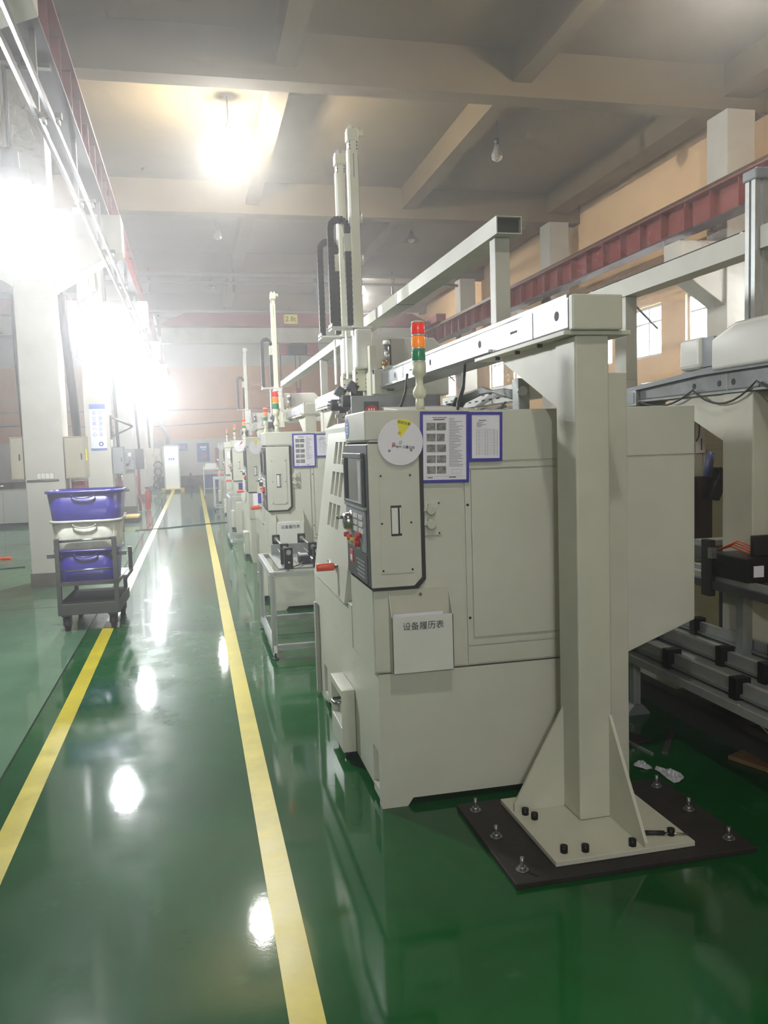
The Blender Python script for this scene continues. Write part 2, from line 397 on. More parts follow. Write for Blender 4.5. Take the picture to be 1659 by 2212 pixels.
# pipes on the beams across the hall
for (y, z, lab) in ((22.55, 6.02, 'grey pipe pair on brackets under the third ceiling beam'), (28.55, 6.02, 'grey pipe pair on brackets under the fourth ceiling beam')):
    t = thing('pipe_run', (0, y, z), lab, 'pipes', 'pipe runs across the hall')
    for dz, r in ((.10, .055), (-.12, .04)):
        MB().cyl((-10.8, 0, dz), (7.4, 0, dz), r, 10).build('pipe', PIPE, t)
    for x in [-9.5+2.15*i for i in range(8)]:
        MB().box(x-.03, x+.03, .08, .11, -.35, .26).box(x-.02, x+.02, -.1, .11, -.02, .02).build('bracket', DKGREY, t)

# cables on the far wall
for z, zz in ((3.35, .0), (2.72, .08)):
    tag(MB().tube([(-10+i*.9, YF-.03, z+zz*math.sin(i*.55)) for i in range(20)], .022, 6).build('wall_cable', PIPE),
        'cable strung along the peach band, ' + ('upper run' if z > 3 else 'lower sagging run'), 'cable')

# ================================================================ lamps
def lamp_light(par, loc, watts, rad, c):
    d = bpy.data.lights.new('lamp_light', 'POINT'); d.energy = watts; d.shadow_soft_size = rad; d.color = c
    o = bpy.data.objects.new('lamp_light', d); COL.objects.link(o); o.parent = par; o.location = loc
def row_lamp(x, y, z, lab):
    t = thing('flood_lamp', (x, y, z), lab, 'lamp', 'lit lamps along the aisle columns')
    MB().lathe([(0,.30),(.06,.30),(.07,.16),(.13,.14),(.16,.04),(.27,-.10),(.275,-.11),(.26,-.11),(.15,.03),(0,.03)], seg=28).build('reflector', ALU, t)
    MB().lathe([(0,.03),(.05,.03),(.06,-.02),(.05,-.05),(0,-.06)], seg=16).build('socket', LAMPB, t)
    lamp_light(t, (0, 0, -.15), LAMP_W, .135, (.95, .97, 1.0))
    MB().cyl((0,0,.30), (0,0,.90), .015, 8).cyl((0,0,.885), (.22,0,.885), .015, 8).box(.12,.32, -.03,.03, .885,.919).build('hanger', PIPE, t)
    return t
LY = [-4.2, 6.7, 12.4, 17.8, 24.2, 30.5]
nth = ['lit flood lamp of the row behind the viewpoint', 'largest blazing flood lamp, nearest of the row at upper left', 'second blazing flood lamp of the row, above the blue banner',
       'third blazing flood lamp counting down the aisle', 'fourth blazing flood lamp counting down the aisle', 'farthest blazing flood lamp of the aisle row']
for y, n in zip(LY, nth): row_lamp(-1.2, y, 3.51, n)

def bulb_lamp(x, y, lit, kind, lab, watts=None):
    t = thing('pendant_lamp', (x, y, 6.30), lab, 'lamp', 'pendant lamps under the ceiling')
    MB().cyl((0,0,.42), (0,0,.02), .012, 8).build('rod', PIPE, t)
    MB().lathe([(0,.06),(.035,.06),(.045,.0),(.03,-.03),(0,-.03)], seg=16).build('socket', DKGREY, t)
    if kind == 'shade':
        MB().lathe([(.03,.03),(.05,.0),(.09,-.06),(.20,-.15),(.205,-.165),(.085,-.07),(.03,-.02)], seg=24).build('shade', DKGREY, t)
        MB().lathe([(0,-.03),(.05,-.06),(.08,-.12),(.06,-.18),(0,-.21)], seg=16).build('bulb', LAMPB if lit else GLASSC, t)
    else:
        MB().lathe([(0,-.03),(.045,-.05),(.06,-.12),(.095,-.2),(.08,-.27),(0,-.31)], seg=18).build('bulb', LAMPB if lit else GLASSC, t)
    if lit: lamp_light(t, (0, 0, -.40), watts or CEIL_W, .085, (1.0, .97, .90))
    return t
bulb_lamp(.73, 12.8, True, 'bulb', 'brilliant lit ceiling lamp between the two nearest beams', watts=650.0)
bulb_lamp(4.93, 12.88, False, 'bulb', 'unlit bare bulb hanging from the ceiling above the gantry duct')
bulb_lamp(5.04, 18.65, False, 'shade', 'unlit pendant lamp with dark cone shade above the overhead duct')
bulb_lamp(.73, 18.4, False, 'bulb', 'faint unlit bulb just beyond the second ceiling beam')
bulb_lamp(.74, 24.5, False, 'shade', 'unlit domed pendant lamp seen beneath the first pipe run')
bulb_lamp(5.1, 24.5, True, 'bulb', 'lit bulb glowing beside the tall loader masts')
bulb_lamp(.73, .8, True, 'bulb', 'added ceiling lamp behind the viewpoint, brightening the machine ends')  # unseen lamp, added to lift the end faces towards the camera
bulb_lamp(5.0, 6.8, True, 'bulb', 'added ceiling lamp outside the frame, brightening the window wall')  # unseen lamp, added to warm and brighten the right wall
bulb_lamp(.73, 30.5, True, 'bulb', 'small lit bulb just above the red bridge crane')

# ================================================================ turning machines
def plate_with_holes(us, vs, holes, f):
    """slab from a grid of cells; f(u, v, w) -> point; w 0/1 = back/front"""
    mb = MB()
    for i in range(len(us)-1):
        for j in range(len(vs)-1):
            if (i, j) in holes: continue
            u0, u1, v0, v1 = us[i], us[i+1], vs[j], vs[j+1]
            vsx = [f(u0,v0,0), f(u1,v0,0), f(u1,v1,0), f(u0,v1,0), f(u0,v0,1), f(u1,v0,1), f(u1,v1,1), f(u0,v1,1)]
            fs = [(0,3,2,1), (4,5,6,7)]
            nb = lambda a, b: (0 <= a < len(us)-1 and 0 <= b < len(vs)-1 and (a, b) not in holes)
            if not nb(i, j-1): fs.append((0,1,5,4))
            if not nb(i+1, j): fs.append((1,2,6,5))
            if not nb(i, j+1): fs.append((2,3,7,6))
            if not nb(i-1, j): fs.append((3,0,4,7))
            mb.add(vsx, fs)
    return mb

def signal_tower(par, x, y, z, h=.405):
    s = h / .405
    t = MB().cyl((x,y,z), (x,y,z+.075*s), .022*s, 16, .018*s).build('signal_tower', CREAM, par)
    MB().lathe([(0,.06),(.022,.062),(.03,.075),(.03,.095),(.02,.115),(.017,.12),(.017,.155),(.026,.165),(.032,.17),(.032,.222),(0,.222)], (x,y,z), seg=20).build('tower_socket', CREAM, t)
    zz = .222
    for nm, m in (('green_lens', GLASS_G), ('amber_lens', GLASS_O), ('red_lens', GLASS_R)):
        MB().cyl((x,y,z+zz*s), (x,y,z+(zz+.008)*s), .030*s, 20).build('lens_ring', SILVERLBL, t)
        MB().lathe([(0,zz+.008),(.030,zz+.008),(.031,zz+.012),(.031,zz+.054),(.030,zz+.058),(0,zz+.058)], (x,y,z), seg=20).build(nm, m, t)
        zz += .059
    MB().lathe([(0,zz),(.030,zz),(.029,zz+.006),(.02,zz+.01),(0,zz+.01)], (x,y,z), seg=20).build('tower_cap', CREAM, t)
    return t

def machine(X0, Y0, label, detail=2, tower=(.30, .26), Ly=1.78):
    t = thing('turning_machine', (X0, Y0, 0), label, 'machine', 'turning machines along the aisle')
    # lower base with fork pockets in the aisle face and a stepped foot line
    b = MB().prism([(.10,.035),(1.17,.035),(1.17,.6),(.10,.6)], 'y', .004, Ly)
    b.prism([(.015,0),(.13,0),(.155,.035),(1.17,.035),(1.17,.6),(.015,.6)], 'y', 0, .012)
    b.box(.015,.10, .012,Ly, .24,.6).box(.015,.10, .17,1.50, .05,.24).box(.015,.10, .012,.055, 0,.24).box(.015,.10, .055,.17, .025,.065)
    b.box(.015,.10, 1.62,Ly, 0,.24).box(.015,.10, 1.50,1.62, .025,.065)
    b.build('base', PAINT, t)
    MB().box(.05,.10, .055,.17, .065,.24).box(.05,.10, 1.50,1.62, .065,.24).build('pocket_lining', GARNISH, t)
    # upper body
    ub = MB().prism([(0,.605),(1.17,.605),(1.17,.585),(1.55,.725),(1.55,1.725),(0,1.735)], 'y', .008, .50)
    ub.prism([(0,.605),(1.17,.605),(1.17,.585),(1.55,.725),(1.55,1.725),(.22,1.725),(.20,1.60),(.10,.82),(0,.81)], 'y', .50, Ly)
    ub.build('body', PAINT, t)
    if detail:
        # sheet panels on the end face, separated by open joints
        MB().box(.004,.415, 0,.008, .612,1.732).build('end_panel', PAINT, t, bevel=.002)
        MB().box(.425,1.548, 0,.008, 1.508,1.73).build('end_panel', PAINT, t, bevel=.002)
        MB().prism([(1.07,.612),(1.172,.612),(1.2,.60),(1.548,.73),(1.548,1.50),(1.07,1.50)], 'y', 0, .008).build('end_panel', PAINT, t, bevel=.002)
        MB().box(.425,1.062, 0,.008, .612,.690).build('end_panel', PAINT, t, bevel=.002)
        fr = MB().box(.425,.447, -.002,.008, .697,1.50).box(1.04,1.062, -.002,.008, .697,1.50).box(.447,1.04, -.002,.008, .697,.722).box(.447,1.04, -.002,.008, 1.478,1.50)
        fr.build('door_frame', PAINT, t)
        dr = MB().box(.454,1.033, -.003,.008, .730,1.47).build('side_door', PAINT, t, bevel=.003)
        for z in (.82, 1.32): MB().cyl((.436,-.004,z), (.436,0,z), .006, 10).build('door_screw', BLKMETAL, t)
        # lubrication points
        kp = MB().box(.215,.315, -.006,0, 1.195,1.345).build('knob_plate', PAINT, t, bevel=.001)
        for z in (1.305, 1.243):
            MB().cyl((.264,-.03,z), (.264,-.006,z), .019, 18).build('knob', PAINT2, kp, bevel=.003)
            MB().cb((.262,-.012,z+.004), (.055,.012,.016), ry=.12).cb((.262,-.014,z+.018), (.018,.012,.02)).build('knob_wing', PAINT2, kp)
        for x in (.226, .304):
            for z in (1.205, 1.335): MB().cyl((x,-.009,z), (x,-.006,z), .004, 8).build('screw', BLKMETAL, kp)
    # head casing over the controls and over the door
    MB().box(-.012,.40, -.003,.455, 1.612,1.738).build('head_casing', PAINT, t, bevel=.006)
    MB().prism([(.10,1.60),(.40,1.60),(.40,1.728),(.17,1.728),(.10,1.70)], 'y', .46, Ly).build('door_header', PAINT, t, bevel=.004)
    # control box
    cbx = MB().prism([(-.008,.985),(.18,.985),(.215,1.02),(.215,1.598),(-.008,1.598)], 'y', -.030, .50).build('control_box', PAINT, t, bevel=.003)
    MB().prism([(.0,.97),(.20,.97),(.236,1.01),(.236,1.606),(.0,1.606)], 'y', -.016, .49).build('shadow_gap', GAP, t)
    MB().box(-.012,-.008, -.024,.494, .99,1.594).build('control_fascia', DKGREY, cbx)
    if detail:
        MB().box(.036,.182, -.0335,-.030, 1.045,1.475).build('cover_plate', PAINT, cbx)
        for x in (.044,.172):
            for z in (1.058,1.26,1.462): MB().cyl((x,-.036,z), (x,-.0335,z), .0045, 8).build('screw', BLKMETAL, cbx)
        MB().box(.083,.130, -.0345,-.0325, 1.205,1.335).build('handle_recess', GAP, cbx)
        MB().box(.086,.113, -.040,-.0345, 1.215,1.325).box(.122,.128, -.038,-.0345, 1.215,1.325).build('recessed_handle', WHITE, cbx)
        # display unit with hood, keyed from the aisle
        hood = MB().box(-.028,-.012, .03,.47, 1.535,1.56).box(-.026,-.012, .03,.06, 1.33,1.535).box(-.026,-.012, .44,.47, 1.33,1.535).box(-.026,-.012, .06,.44, 1.325,1.345)
        hd = hood.build('display_hood', DKGREY, cbx, bevel=.003)
        MB().box(-.016,-.012, .17,.44, 1.345,1.535).build('screen', SCREEN, cbx)
        MB().box(-.018,-.012, .07,.16, 1.345,1.535).build('soft_keys', SILVERLBL, cbx)
        op = MB().box(-.020,-.012, .02,.46, 1.13,1.315).build('operator_panel', GREYBOX, cbx, bevel=.003)
        MB().box(-.026,-.012, .01,.47, 1.315,1.328).build('panel_lip', ALUD, cbx)
        MB().lathe([(0,-.058),(.036,-.055),(.04,-.04),(.04,-.026),(.05,-.020)], (0,.34,1.245), 'x', 22).build('hand_wheel', STEEL, cbx)
        MB().cyl((-.085,.34+.02,1.262), (-.055,.34+.02,1.262), .008, 10).build('wheel_grip', STEEL, cbx)
        for y, z, m, r in ((.16,1.165,REDP,.022), (.34,1.17,ORANGE,.014), (.26,1.165,YELP,.012), (.12,1.20,REDP,.013), (.42,1.175,REDP,.012)):
            MB().cyl((-.042,y,z), (-.020,y,z), r, 14).build('push_button', m, cbx, bevel=.003)
        for y in (.07,.1,.13,.19,.22,.25):
            for z in (1.22,1.25,1.28): MB().box(-.025,-.020, y-.01,y+.01, z-.01,z+.01).build('key', WHITE, cbx)
        lp = MB().box(-.016,-.012, .02,.46, .995,1.12).build('name_panel', DKGREY, cbx)
        MB().box(-.019,-.016, .33,.40, 1.05,1.11).build('red_label', REDP, cbx); MB().box(-.020,-.019, .345,.385, 1.06,1.085).build('label_text_field', PAPER, cbx)
        for k in range(5): MB().box(-.0175,-.016, .07,.25-.02*(k%3), 1.08-.017*k,1.087-.017*k).build('printed_line', GREYBOX, cbx)
    # sloping sliding door with ventilation slots
    za, zb, xa, xb = .80, 1.70, .028, .155
    L = math.hypot(zb-za, xb-xa); dx, dz = (xb-xa)/L, (zb-za)/L
    def fd(u, v, w): return (xa + dx*v - dz*w*.05, u, za + dz*v + dx*w*.05)
    us = [.60,.99,1.09,1.125,1.225,1.26,1.36,1.66]
    vs = [0,.33,.465,.51,.645,.69,.815,L]
    holes = {(i, j) for i in (1,3,5) for j in (1,3,5)}
    plate_with_holes(us, vs, holes, fd).build('sliding_door', PAINT, t)
    MB().add([fd(.61,.01,.05), fd(1.65,.01,.05), fd(1.65,L-.01,.05), fd(.61,L-.01,.05)], [(0,1,2,3)]).build('slot_backing', GAP, t)
    MB().prism([(.02,.80),(.13,.80),(.24,1.62),(.14,1.62)], 'y', .505, .60).build('door_gap', GAP, t)
    MB().prism([(-.004,.605),(.03,.605),(.03,.825),(-.004,.815)], 'y', .50, Ly).build('front_apron', PAINT, t, bevel=.003)
    hz = .955
    hg = MB().cyl((-.115,.88,hz), (-.02,.88,hz), .021, 16).build('door_handle', ORANGE, t, bevel=.006)
    MB().cyl((-.02,.88,hz), (.05,.88,hz), .010, 10).cyl((-.03,.88,hz), (-.03,1.0,hz+.02), .008, 8).build('handle_rod', STEEL, hg)
    # swarf drawer and casters under the aisle face
    dw = MB()
    dw.box(-.055,.013, .58,.60, .05,.37).box(-.055,.013, .90,.92, .05,.37).box(-.055,.013, .60,.90, .05,.17).box(-.055,.013, .60,.90, .33,.37)
    d = dw.build('swarf_drawer', PAINT, t, bevel=.003)
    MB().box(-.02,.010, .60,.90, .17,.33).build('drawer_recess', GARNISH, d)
    MB().tube([(-.02,.68,.28), (-.075,.68,.28), (-.08,.72,.28), (-.075,.76,.28), (-.02,.76,.28)], .008, 8).build('drawer_pull', STEEL, d)
    for y in (.64, .86): MB().cyl((-.035,y,.024), (-.005,y,.024), .024, 14).build('caster', BLKMETAL, d)
    MB().box(-.012,.013, Ly-.02,Ly+.03, .02,.60).build('end_guard', GARNISH, t)
    for x in (.12, 1.05):
        for y in (.12, Ly-.12): MB().cyl((x,y,0), (x,y,.035), .03, 12).build('levelling_foot', DKGREY, t)
    if tower: signal_tower(t, tower[0], tower[1], 1.738)
    return t

MX = [(.72,3.46), (.685,8.08), (.72,11.62), (.72,15.9), (.72,19.75), (.72,24.2)]
mlab = ['grey turning machine in front with the white status disc and two notices on its end',
        'second turning machine, with two notices and no disc, behind the aluminium stand',
        'third turning machine, its white disc showing a yellow sector',
        'fourth turning machine, its white disc showing a red needle',
        'fifth turning machine along the aisle, with a disc hung low',
        'farthest turning machine of the aisle row, next to the blue crate rack']
tw_ = [(.30,.24), (.13,.22), (.30,.3), (.25,.3), (.25,.3), (.25,.3)]
for i, (x, y) in enumerate(MX): machine(x, y, mlab[i], detail=2 if i < 4 else 1, tower=tw_[i])
MB().box(1.80-.72,1.895-.72, -.055,0, 0,1.88).build('cable_riser', PAINT2, bpy.data.objects['turning_machine'], bevel=.004)
# little yellow-blue stickers and top fittings of the nearest machine
m0 = bpy.data.objects['turning_machine']
MB().cyl((-.0135,.405,1.672), (-.012,.405,1.672), .047, 28).build('round_sticker', BLUES, m0)
for k, z in enumerate((1.69,1.675,1.66,1.645)): MB().box(-.0142,-.0135, .385-.008*(k%2),.425, z,z+.006).build('sticker_print', PAPER, m0)
text('head_mark', '001', .06, ALUD, m0, (.0985,1.0,1.655), FACE_AISLE)

# ---------------------------------------------------------------- notices, discs, document pockets
def board(x, y, z, w, h, lab, rich, seed, frame=BLUEP, tilt=.0):
    t = thing('notice_board', (x, y, z), lab, 'notice', 'notices on the machine ends')
    t.rotation_euler.y = tilt
    b = .012
    MB().box(-w/2,-w/2+b, -.006,0, -h/2,h/2).box(w/2-b,w/2, -.006,0, -h/2,h/2).box(-w/2+b,w/2-b, -.006,0, h/2-b,h/2).box(-w/2+b,w/2-b, -.006,0, -h/2,-h/2+b).build('frame', frame, t)
    pg = MB().box(-w/2+b,w/2-b, -.003,0, -h/2+b,h/2-b).build('sheet', PAPER, t)
    rnd = random.Random(seed)
    iw, ih = w-2*b, h-2*b
    def P(u, v): return (-iw/2 + u*iw, ih/2 - v*ih)
    def q(u0, u1, v0, v1, m, nm):
        a, c = P(u0, v0), P(u1, v1)
        MB().box(a[0], c[0], -.0036, -.003, c[1], a[1]).build(nm, m, pg)
    if rich:
        q(.22,.55,.045,.058,INKG,'heading'); q(.24,.50,.075,.088,INK,'heading')
        for r in range(5):
            v = .13 + .165*r
            q(.08+.01*rnd.random(),.29,v,v+.115,PHOTO,'printed_photo'); q(.315,.53-.03*(r==1),v,v+.115,PHOTO,'printed_photo')
        v = .06
        while v < .80:
            q(.60,.72+.22*rnd.random(),v,v+.008,INKG,'text_line'); v += .0235
        for e in ((.66,.88,.84,.843),(.66,.88,.905,.908),(.66,.664,.84,.908),(.876,.88,.84,.908),(.06,.94,.945,.948)): q(*e, INKG, 'rule')
        q(.10,.22,.96,.972,INK,'signature'); q(.60,.76,.955,.968,INK,'signature')
    else:
        q(.25,.52,.12,.135,INK,'heading')
        for k in range(5): q(.18,.3+.5*rnd.random(),.17+.025*k,.182+.025*k,INKG,'text_line')
        for k in range(16): q(.16,.92,.33+.038*k,.333+.038*k,INKG,'rule')
        for u in (.16,.26,.48,.56,.8,.92): q(u,u+.006,.33,.94,INKG,'rule')
    return t
board(1.056, 3.452, 1.575, .218, .305, 'large blue-framed photo instruction sheet on the nearest machine', True, 3, tilt=.02)
board(1.243, 3.452, 1.615, .152, .212, 'smaller blue-framed blank form beside the photo sheet on the nearest machine', False, 4, tilt=.02)
board(1.048, 8.072, 1.555, .222, .325, 'blue-framed photo instruction sheet on the second machine', True, 5)
board(1.24, 8.072, 1.60, .16, .225, 'smaller blue-framed form on the second machine, partly behind the near one', False, 6)

def disc(x, y, z, r, lab, color, a0, a1, rich):
    t = thing('status_disc', (x, y, z), lab, 'status disc', 'round status discs')
    MB().cyl((0,-.006,0), (0,0,0), r, 48).build('disc_plate', PAPER, t)
    pts = [(0,.0)] + [(.99*r*math.sin(R(a)), .99*r*math.cos(R(a))) for a in [a0+(a1-a0)*k/10 for k in range(11)]]
    MB().prism([(p[0], p[1]+.18*r*(1 if i == 0 else 0)) for i, p in enumerate(pts)], 'y', -.0068, -.006).build('status_sector', color, t)
    MB().cyl((0,-.009,.0), (0,-.006,.0), .08*r, 14).build('pivot', SILVERLBL, t)
    if rich:
        am = R((a0+a1)/2)
        text('sector_text', '调试设备', .0145, INK, t, (.83*r*math.sin(am),-.007,.83*r*math.cos(am)), (R(90), am, 0))
        text('logo_initial', 'P', .030, REDINK, t, (-.031,-.007,-.013), (R(90), R(8), 0))
        text('logo_text', 'horgew 正鑫公司', .0135, INK, t, (.012,-.007,-.020), (R(90), R(8), 0))
        MB().cyl((-.004,-.0075,.038), (-.004,-.0068,.038), .007, 10).build('dial_window', YELP, t)
        for x_ in (-.05,.045): MB().cyl((x_,-.0065,-.035), (x_,-.006,-.035), .006, 10).build('faint_dot', INKG, t)
    return t
disc(.853, 3.424, 1.602, .098, 'white status disc with a yellow sector on the nearest control box', YELINK, -9, 33, True)
disc(.845, 11.58, 1.60, .10, 'white status disc with a yellow sector on the third machine', YELINK, -22, 20, False)
disc(.845, 15.86, 1.62, .10, 'white status disc with a thin red needle on the fourth machine', REDP, 25, 45, False)
disc(.845, 19.71, 1.44, .09, 'plain white status disc hung low on the fifth machine', PAPER, 0, 20, False)
disc(.82, 24.16, 1.62, .10, 'plain white status disc on the farthest machine', PAPER, 0, 20, False)

def pocket(x, y, z, lab, letters=True, mt=WHITE):
    t = thing('document_holder', (x, y, z), lab, 'document holder', 'document holders')
    MB().box(-.137,.137, -.006,0, 0,.355).build('back_plate', PAINT2, t)
    MB().box(-.137,.137, -.056,-.050, 0,.245).build('front_plate', WHITESH, t, bevel=.001)
    for x_ in (-.137,.133): MB().prism([(-.056,0),(-.006,0),(-.006,.34),(-.056,.245)], 'x', x_, x_+.004).build('side_plate', PAINT2, t)
    MB().box(-.133,.133, -.05,-.006, 0,.004).build('floor_plate', PAINT2, t)
    MB().box(-.125,.095, -.034,-.03, .006,.254).box(-.12,.10, -.024,-.02, .006,.250).build('papers', PAPER, t)
    MB().cyl((.006,-.010,.330), (.006,-.006,.330), .007, 12).build('screw', ZINC, t)
    if letters: text('lettering', '设备履历表', .037, INK, t, (.002,-.0568,.200), FACE_CAM)
    return t
pocket(.925, 3.46, .613, 'document holder with black lettering on the nearest machine')
pocket(.88, 8.08, .62, 'document holder with lettering on the second machine behind the stand')

# ================================================================ gantry loaders
def chain(pts_c, w, name, par, m=BLACK, d=.05, ax=(1,0,0)):
    """cable chain: a row of overlapping links along a centre line in a plane"""
    mb = MB(); a = Vector(ax)
    P = [Vector(p) for p in pts_c]
    for i in range(len(P)-1):
        q, r = P[i], P[i+1]; t = (r-q); l = t.length; t.normalize(); n = t.cross(a).normalized()
        s = .92 if i % 2 else 1.0
        c = (q+r)/2
        h = [a*w/2*s, t*l*.52, n*d/2*s]
        vs = [c+sx*h[0]+sy*h[1]+sz*h[2] for sz in (-1,1) for sx,sy in ((-1,-1),(1,-1),(1,1),(-1,1))]
        mb.add(vs, [(0,3,2,1),(4,5,6,7),(0,1,5,4),(1,2,6,5),(2,3,7,6),(3,0,4,7)])
    return mb.build(name, m, par)
def resample(pts, step):
    P = [Vector(p) for p in pts]; out = [P[0]]; carry = 0
    for a, b in zip(P, P[1:]):
        L = (b-a).length; d = step - carry
        while d < L: out.append(a + (b-a)*(d/L)); d += step
        carry = L - (d - step)
    return out

def gantry(X0, Y0, Ylen, label, posts, holes, duct=True, full=True):
    """origin at the floor below the beam's camera-side corner; beam runs +y"""
    t = thing('gantry_frame', (X0, Y0, 0), label, 'gantry', 'gantry frames')
    zb0, zb1 = 2.015, 2.145
    bm = MB().box(0,.205, .035,Ylen, zb0,zb1).build('beam', BRUSH, t, bevel=.012)
    MB().box(-.003,.208, -.002,.035, zb0-.003,zb1+.003).build('beam_end_cap', PAINT2, t, bevel=.006)
    MB().box(-.003,.208, Ylen,Ylen+.03, zb0-.003,zb1+.003).build('beam_end_cap', PAINT2, t, bevel=.006)
    for y in holes:
        MB().cyl((-.0015,y,2.085), (.001,y,2.085), .019, 18).build('beam_hole', GAP, bm)
    for y in holes[::2]:
        MB().box(-.0012,.001, y+.42,y+.50, 2.078,2.088).build('beam_slot', GAP, bm)
        MB().box(-.002,.001, y+.24,y+.252, zb0+.01,zb1-.01).build('weld_seam', ALUD, bm)
    MB().box(.02,.05, .1,Ylen-.05, zb1,zb1+.018).box(.155,.185, .1,Ylen-.05, zb1,zb1+.018).build('guide_rail', STEEL, t)
    MB().box(-.018,-.0005, .9,Ylen-.2, zb0+.012,zb0+.026).build('lower_guide', STEEL, t)
    for k, (py, big) in enumerate(posts):
        pt = MB().box(.02,.165, py-.09,py+.09, .042,1.995).build('post', PAINT2, t, bevel=.008, seg=3)
        s = 1 if k == 0 else -1
        MB().box(-.03,.255, py-.10 if s > 0 else py-.95, py+.95 if s > 0 else py+.10, 1.995,2.012).build('top_plate', PAINT2, pt, bevel=.002)
        MB().prism([(py+s*.09,1.72),(py+s*.09,1.995),(py+s*.72,1.995),(py+s*.70,1.965)], 'x', .03,.042).build('beam_gusset', PAINT2, pt)
        for yy in (.2,.45,.7):
            MB().cyl((.0,py+s*yy,1.98), (.0,py+s*yy,1.995), .012, 6).build('bolt', BLKMETAL, pt)
        MB().box(-.215,.36, py-.37,py+.20, .022,.042).build('base_plate', PAINT2, pt, bevel=.002)
        MB().prism([(.02,.47),(.02,.043),(-.205,.043),(-.205,.075)], 'y', py+.06,py+.072).build('gusset', PAINT2, pt)
        MB().prism([(.165,.47),(.165,.043),(.345,.043),(.345,.06)], 'y', py+.06,py+.072).build('gusset', PAINT2, pt)
        MB().prism([(py-.09,.47),(py-.09,.043),(py-.365,.043),(py-.365,.06)], 'x', .150,.163).build('gusset', PAINT2, pt)
        for bx, by in ((-.17,.03),(-.15,-.02),(-.155,-.31),(-.075,-.325),(.115,-.335),(.30,-.30),(.33,.12),(.31,.07)):
            MB().cyl((bx,py+by,.042), (bx,py+by,.068), .0145, 14).build('socket_bolt', BLKMETAL, pt)
    if duct:
        d0, d1 = .92, duct
        dc = MB().box(.045,.050, d0,d1, 2.60,2.685).box(.172,.177, d0,d1, 2.60,2.685).box(.050,.172, d0,d1, 2.60,2.605).box(.050,.172, d0,d1, 2.68,2.685)
        dd = dc.build('cable_duct', DUCT, t)
        MB().box(.050,.172, d0+.03,d0+.035, 2.605,2.68).build('dark_duct_mouth', DUCTIN, dd)  # flat dark sheet in the open mouth, coloured as the dark inside
        for yy in (d0+.10, d0+5.9):
            MB().box(.062,.14, yy-.03,yy+.05, zb1,2.60).build('duct_post', DUCT, dd, bevel=.004)
        for yy in (d0+2.05, d0+4.1, d0+6.1):
            MB().box(.042,.18, yy,yy+.012, 2.597,2.688).build('duct_joint', ALUD, dd)
    return t

g1 = gantry(1.445, 3.0, 6.9, 'grey gantry frame on the big steel floor plate in front', [(.12,1), (6.6,0)], [.15, 1.07, 1.98, 2.9, 3.8], duct=11.2)
gantry(1.445, 11.0, 6.9, 'gantry frame over the third and fourth machines', [(.12,1), (6.6,0)], [.15, 1.07, 1.98], duct=False)
gantry(1.445, 19.1, 6.9, 'farthest gantry frame over the fifth machine and beyond', [(.12,1), (6.6,0)], [.15, 1.07], duct=False)

# black floor plate with anchors
def floor_plate(x, y, lab):
    t = thing('steel_floor_plate', (x, y, 0), lab, 'steel plate', 'steel floor plates')
    MB().box(-.49,.49, -.34,.35, 0,.021).build('plate', PLATE, t, bevel=.003)
    for dx in (-.43, .43):
        for dy in (-.25, .02, .27):
            a = MB().cyl((dx,dy,.021), (dx,dy,.024), .024, 16).cyl((dx,dy,.024), (dx,dy,.036), .015, 6).build('anchor_nut', ZINC, t)
            MB().cyl((dx,dy,.036), (dx,dy,.066+.012*random.random()), .0075, 10).build('anchor_stud', ZINC, a)
    return t
floor_plate(1.535, 3.02, 'black steel floor plate with six anchor studs under the front gantry post')
for y, l in ((9.6, 'black floor plate under the rear post of the front gantry'), (11.12, 'black floor plate under the second gantry'), (17.6, 'black floor plate under the rear post of the second gantry')):
    floor_plate(1.535, y, l)
t = thing('screwdriver', (1.70, 2.83, .052), 'small dark screwdriver lying on the front base plate', 'screwdriver', rz=R(-18))
MB().cyl((-.06,0,0), (.02,0,0), .009, 10).build('handle', BLACK, t)
MB().cyl((.02,0,0), (.11,0,-.004), .004, 8).build('blade', STEEL, t)

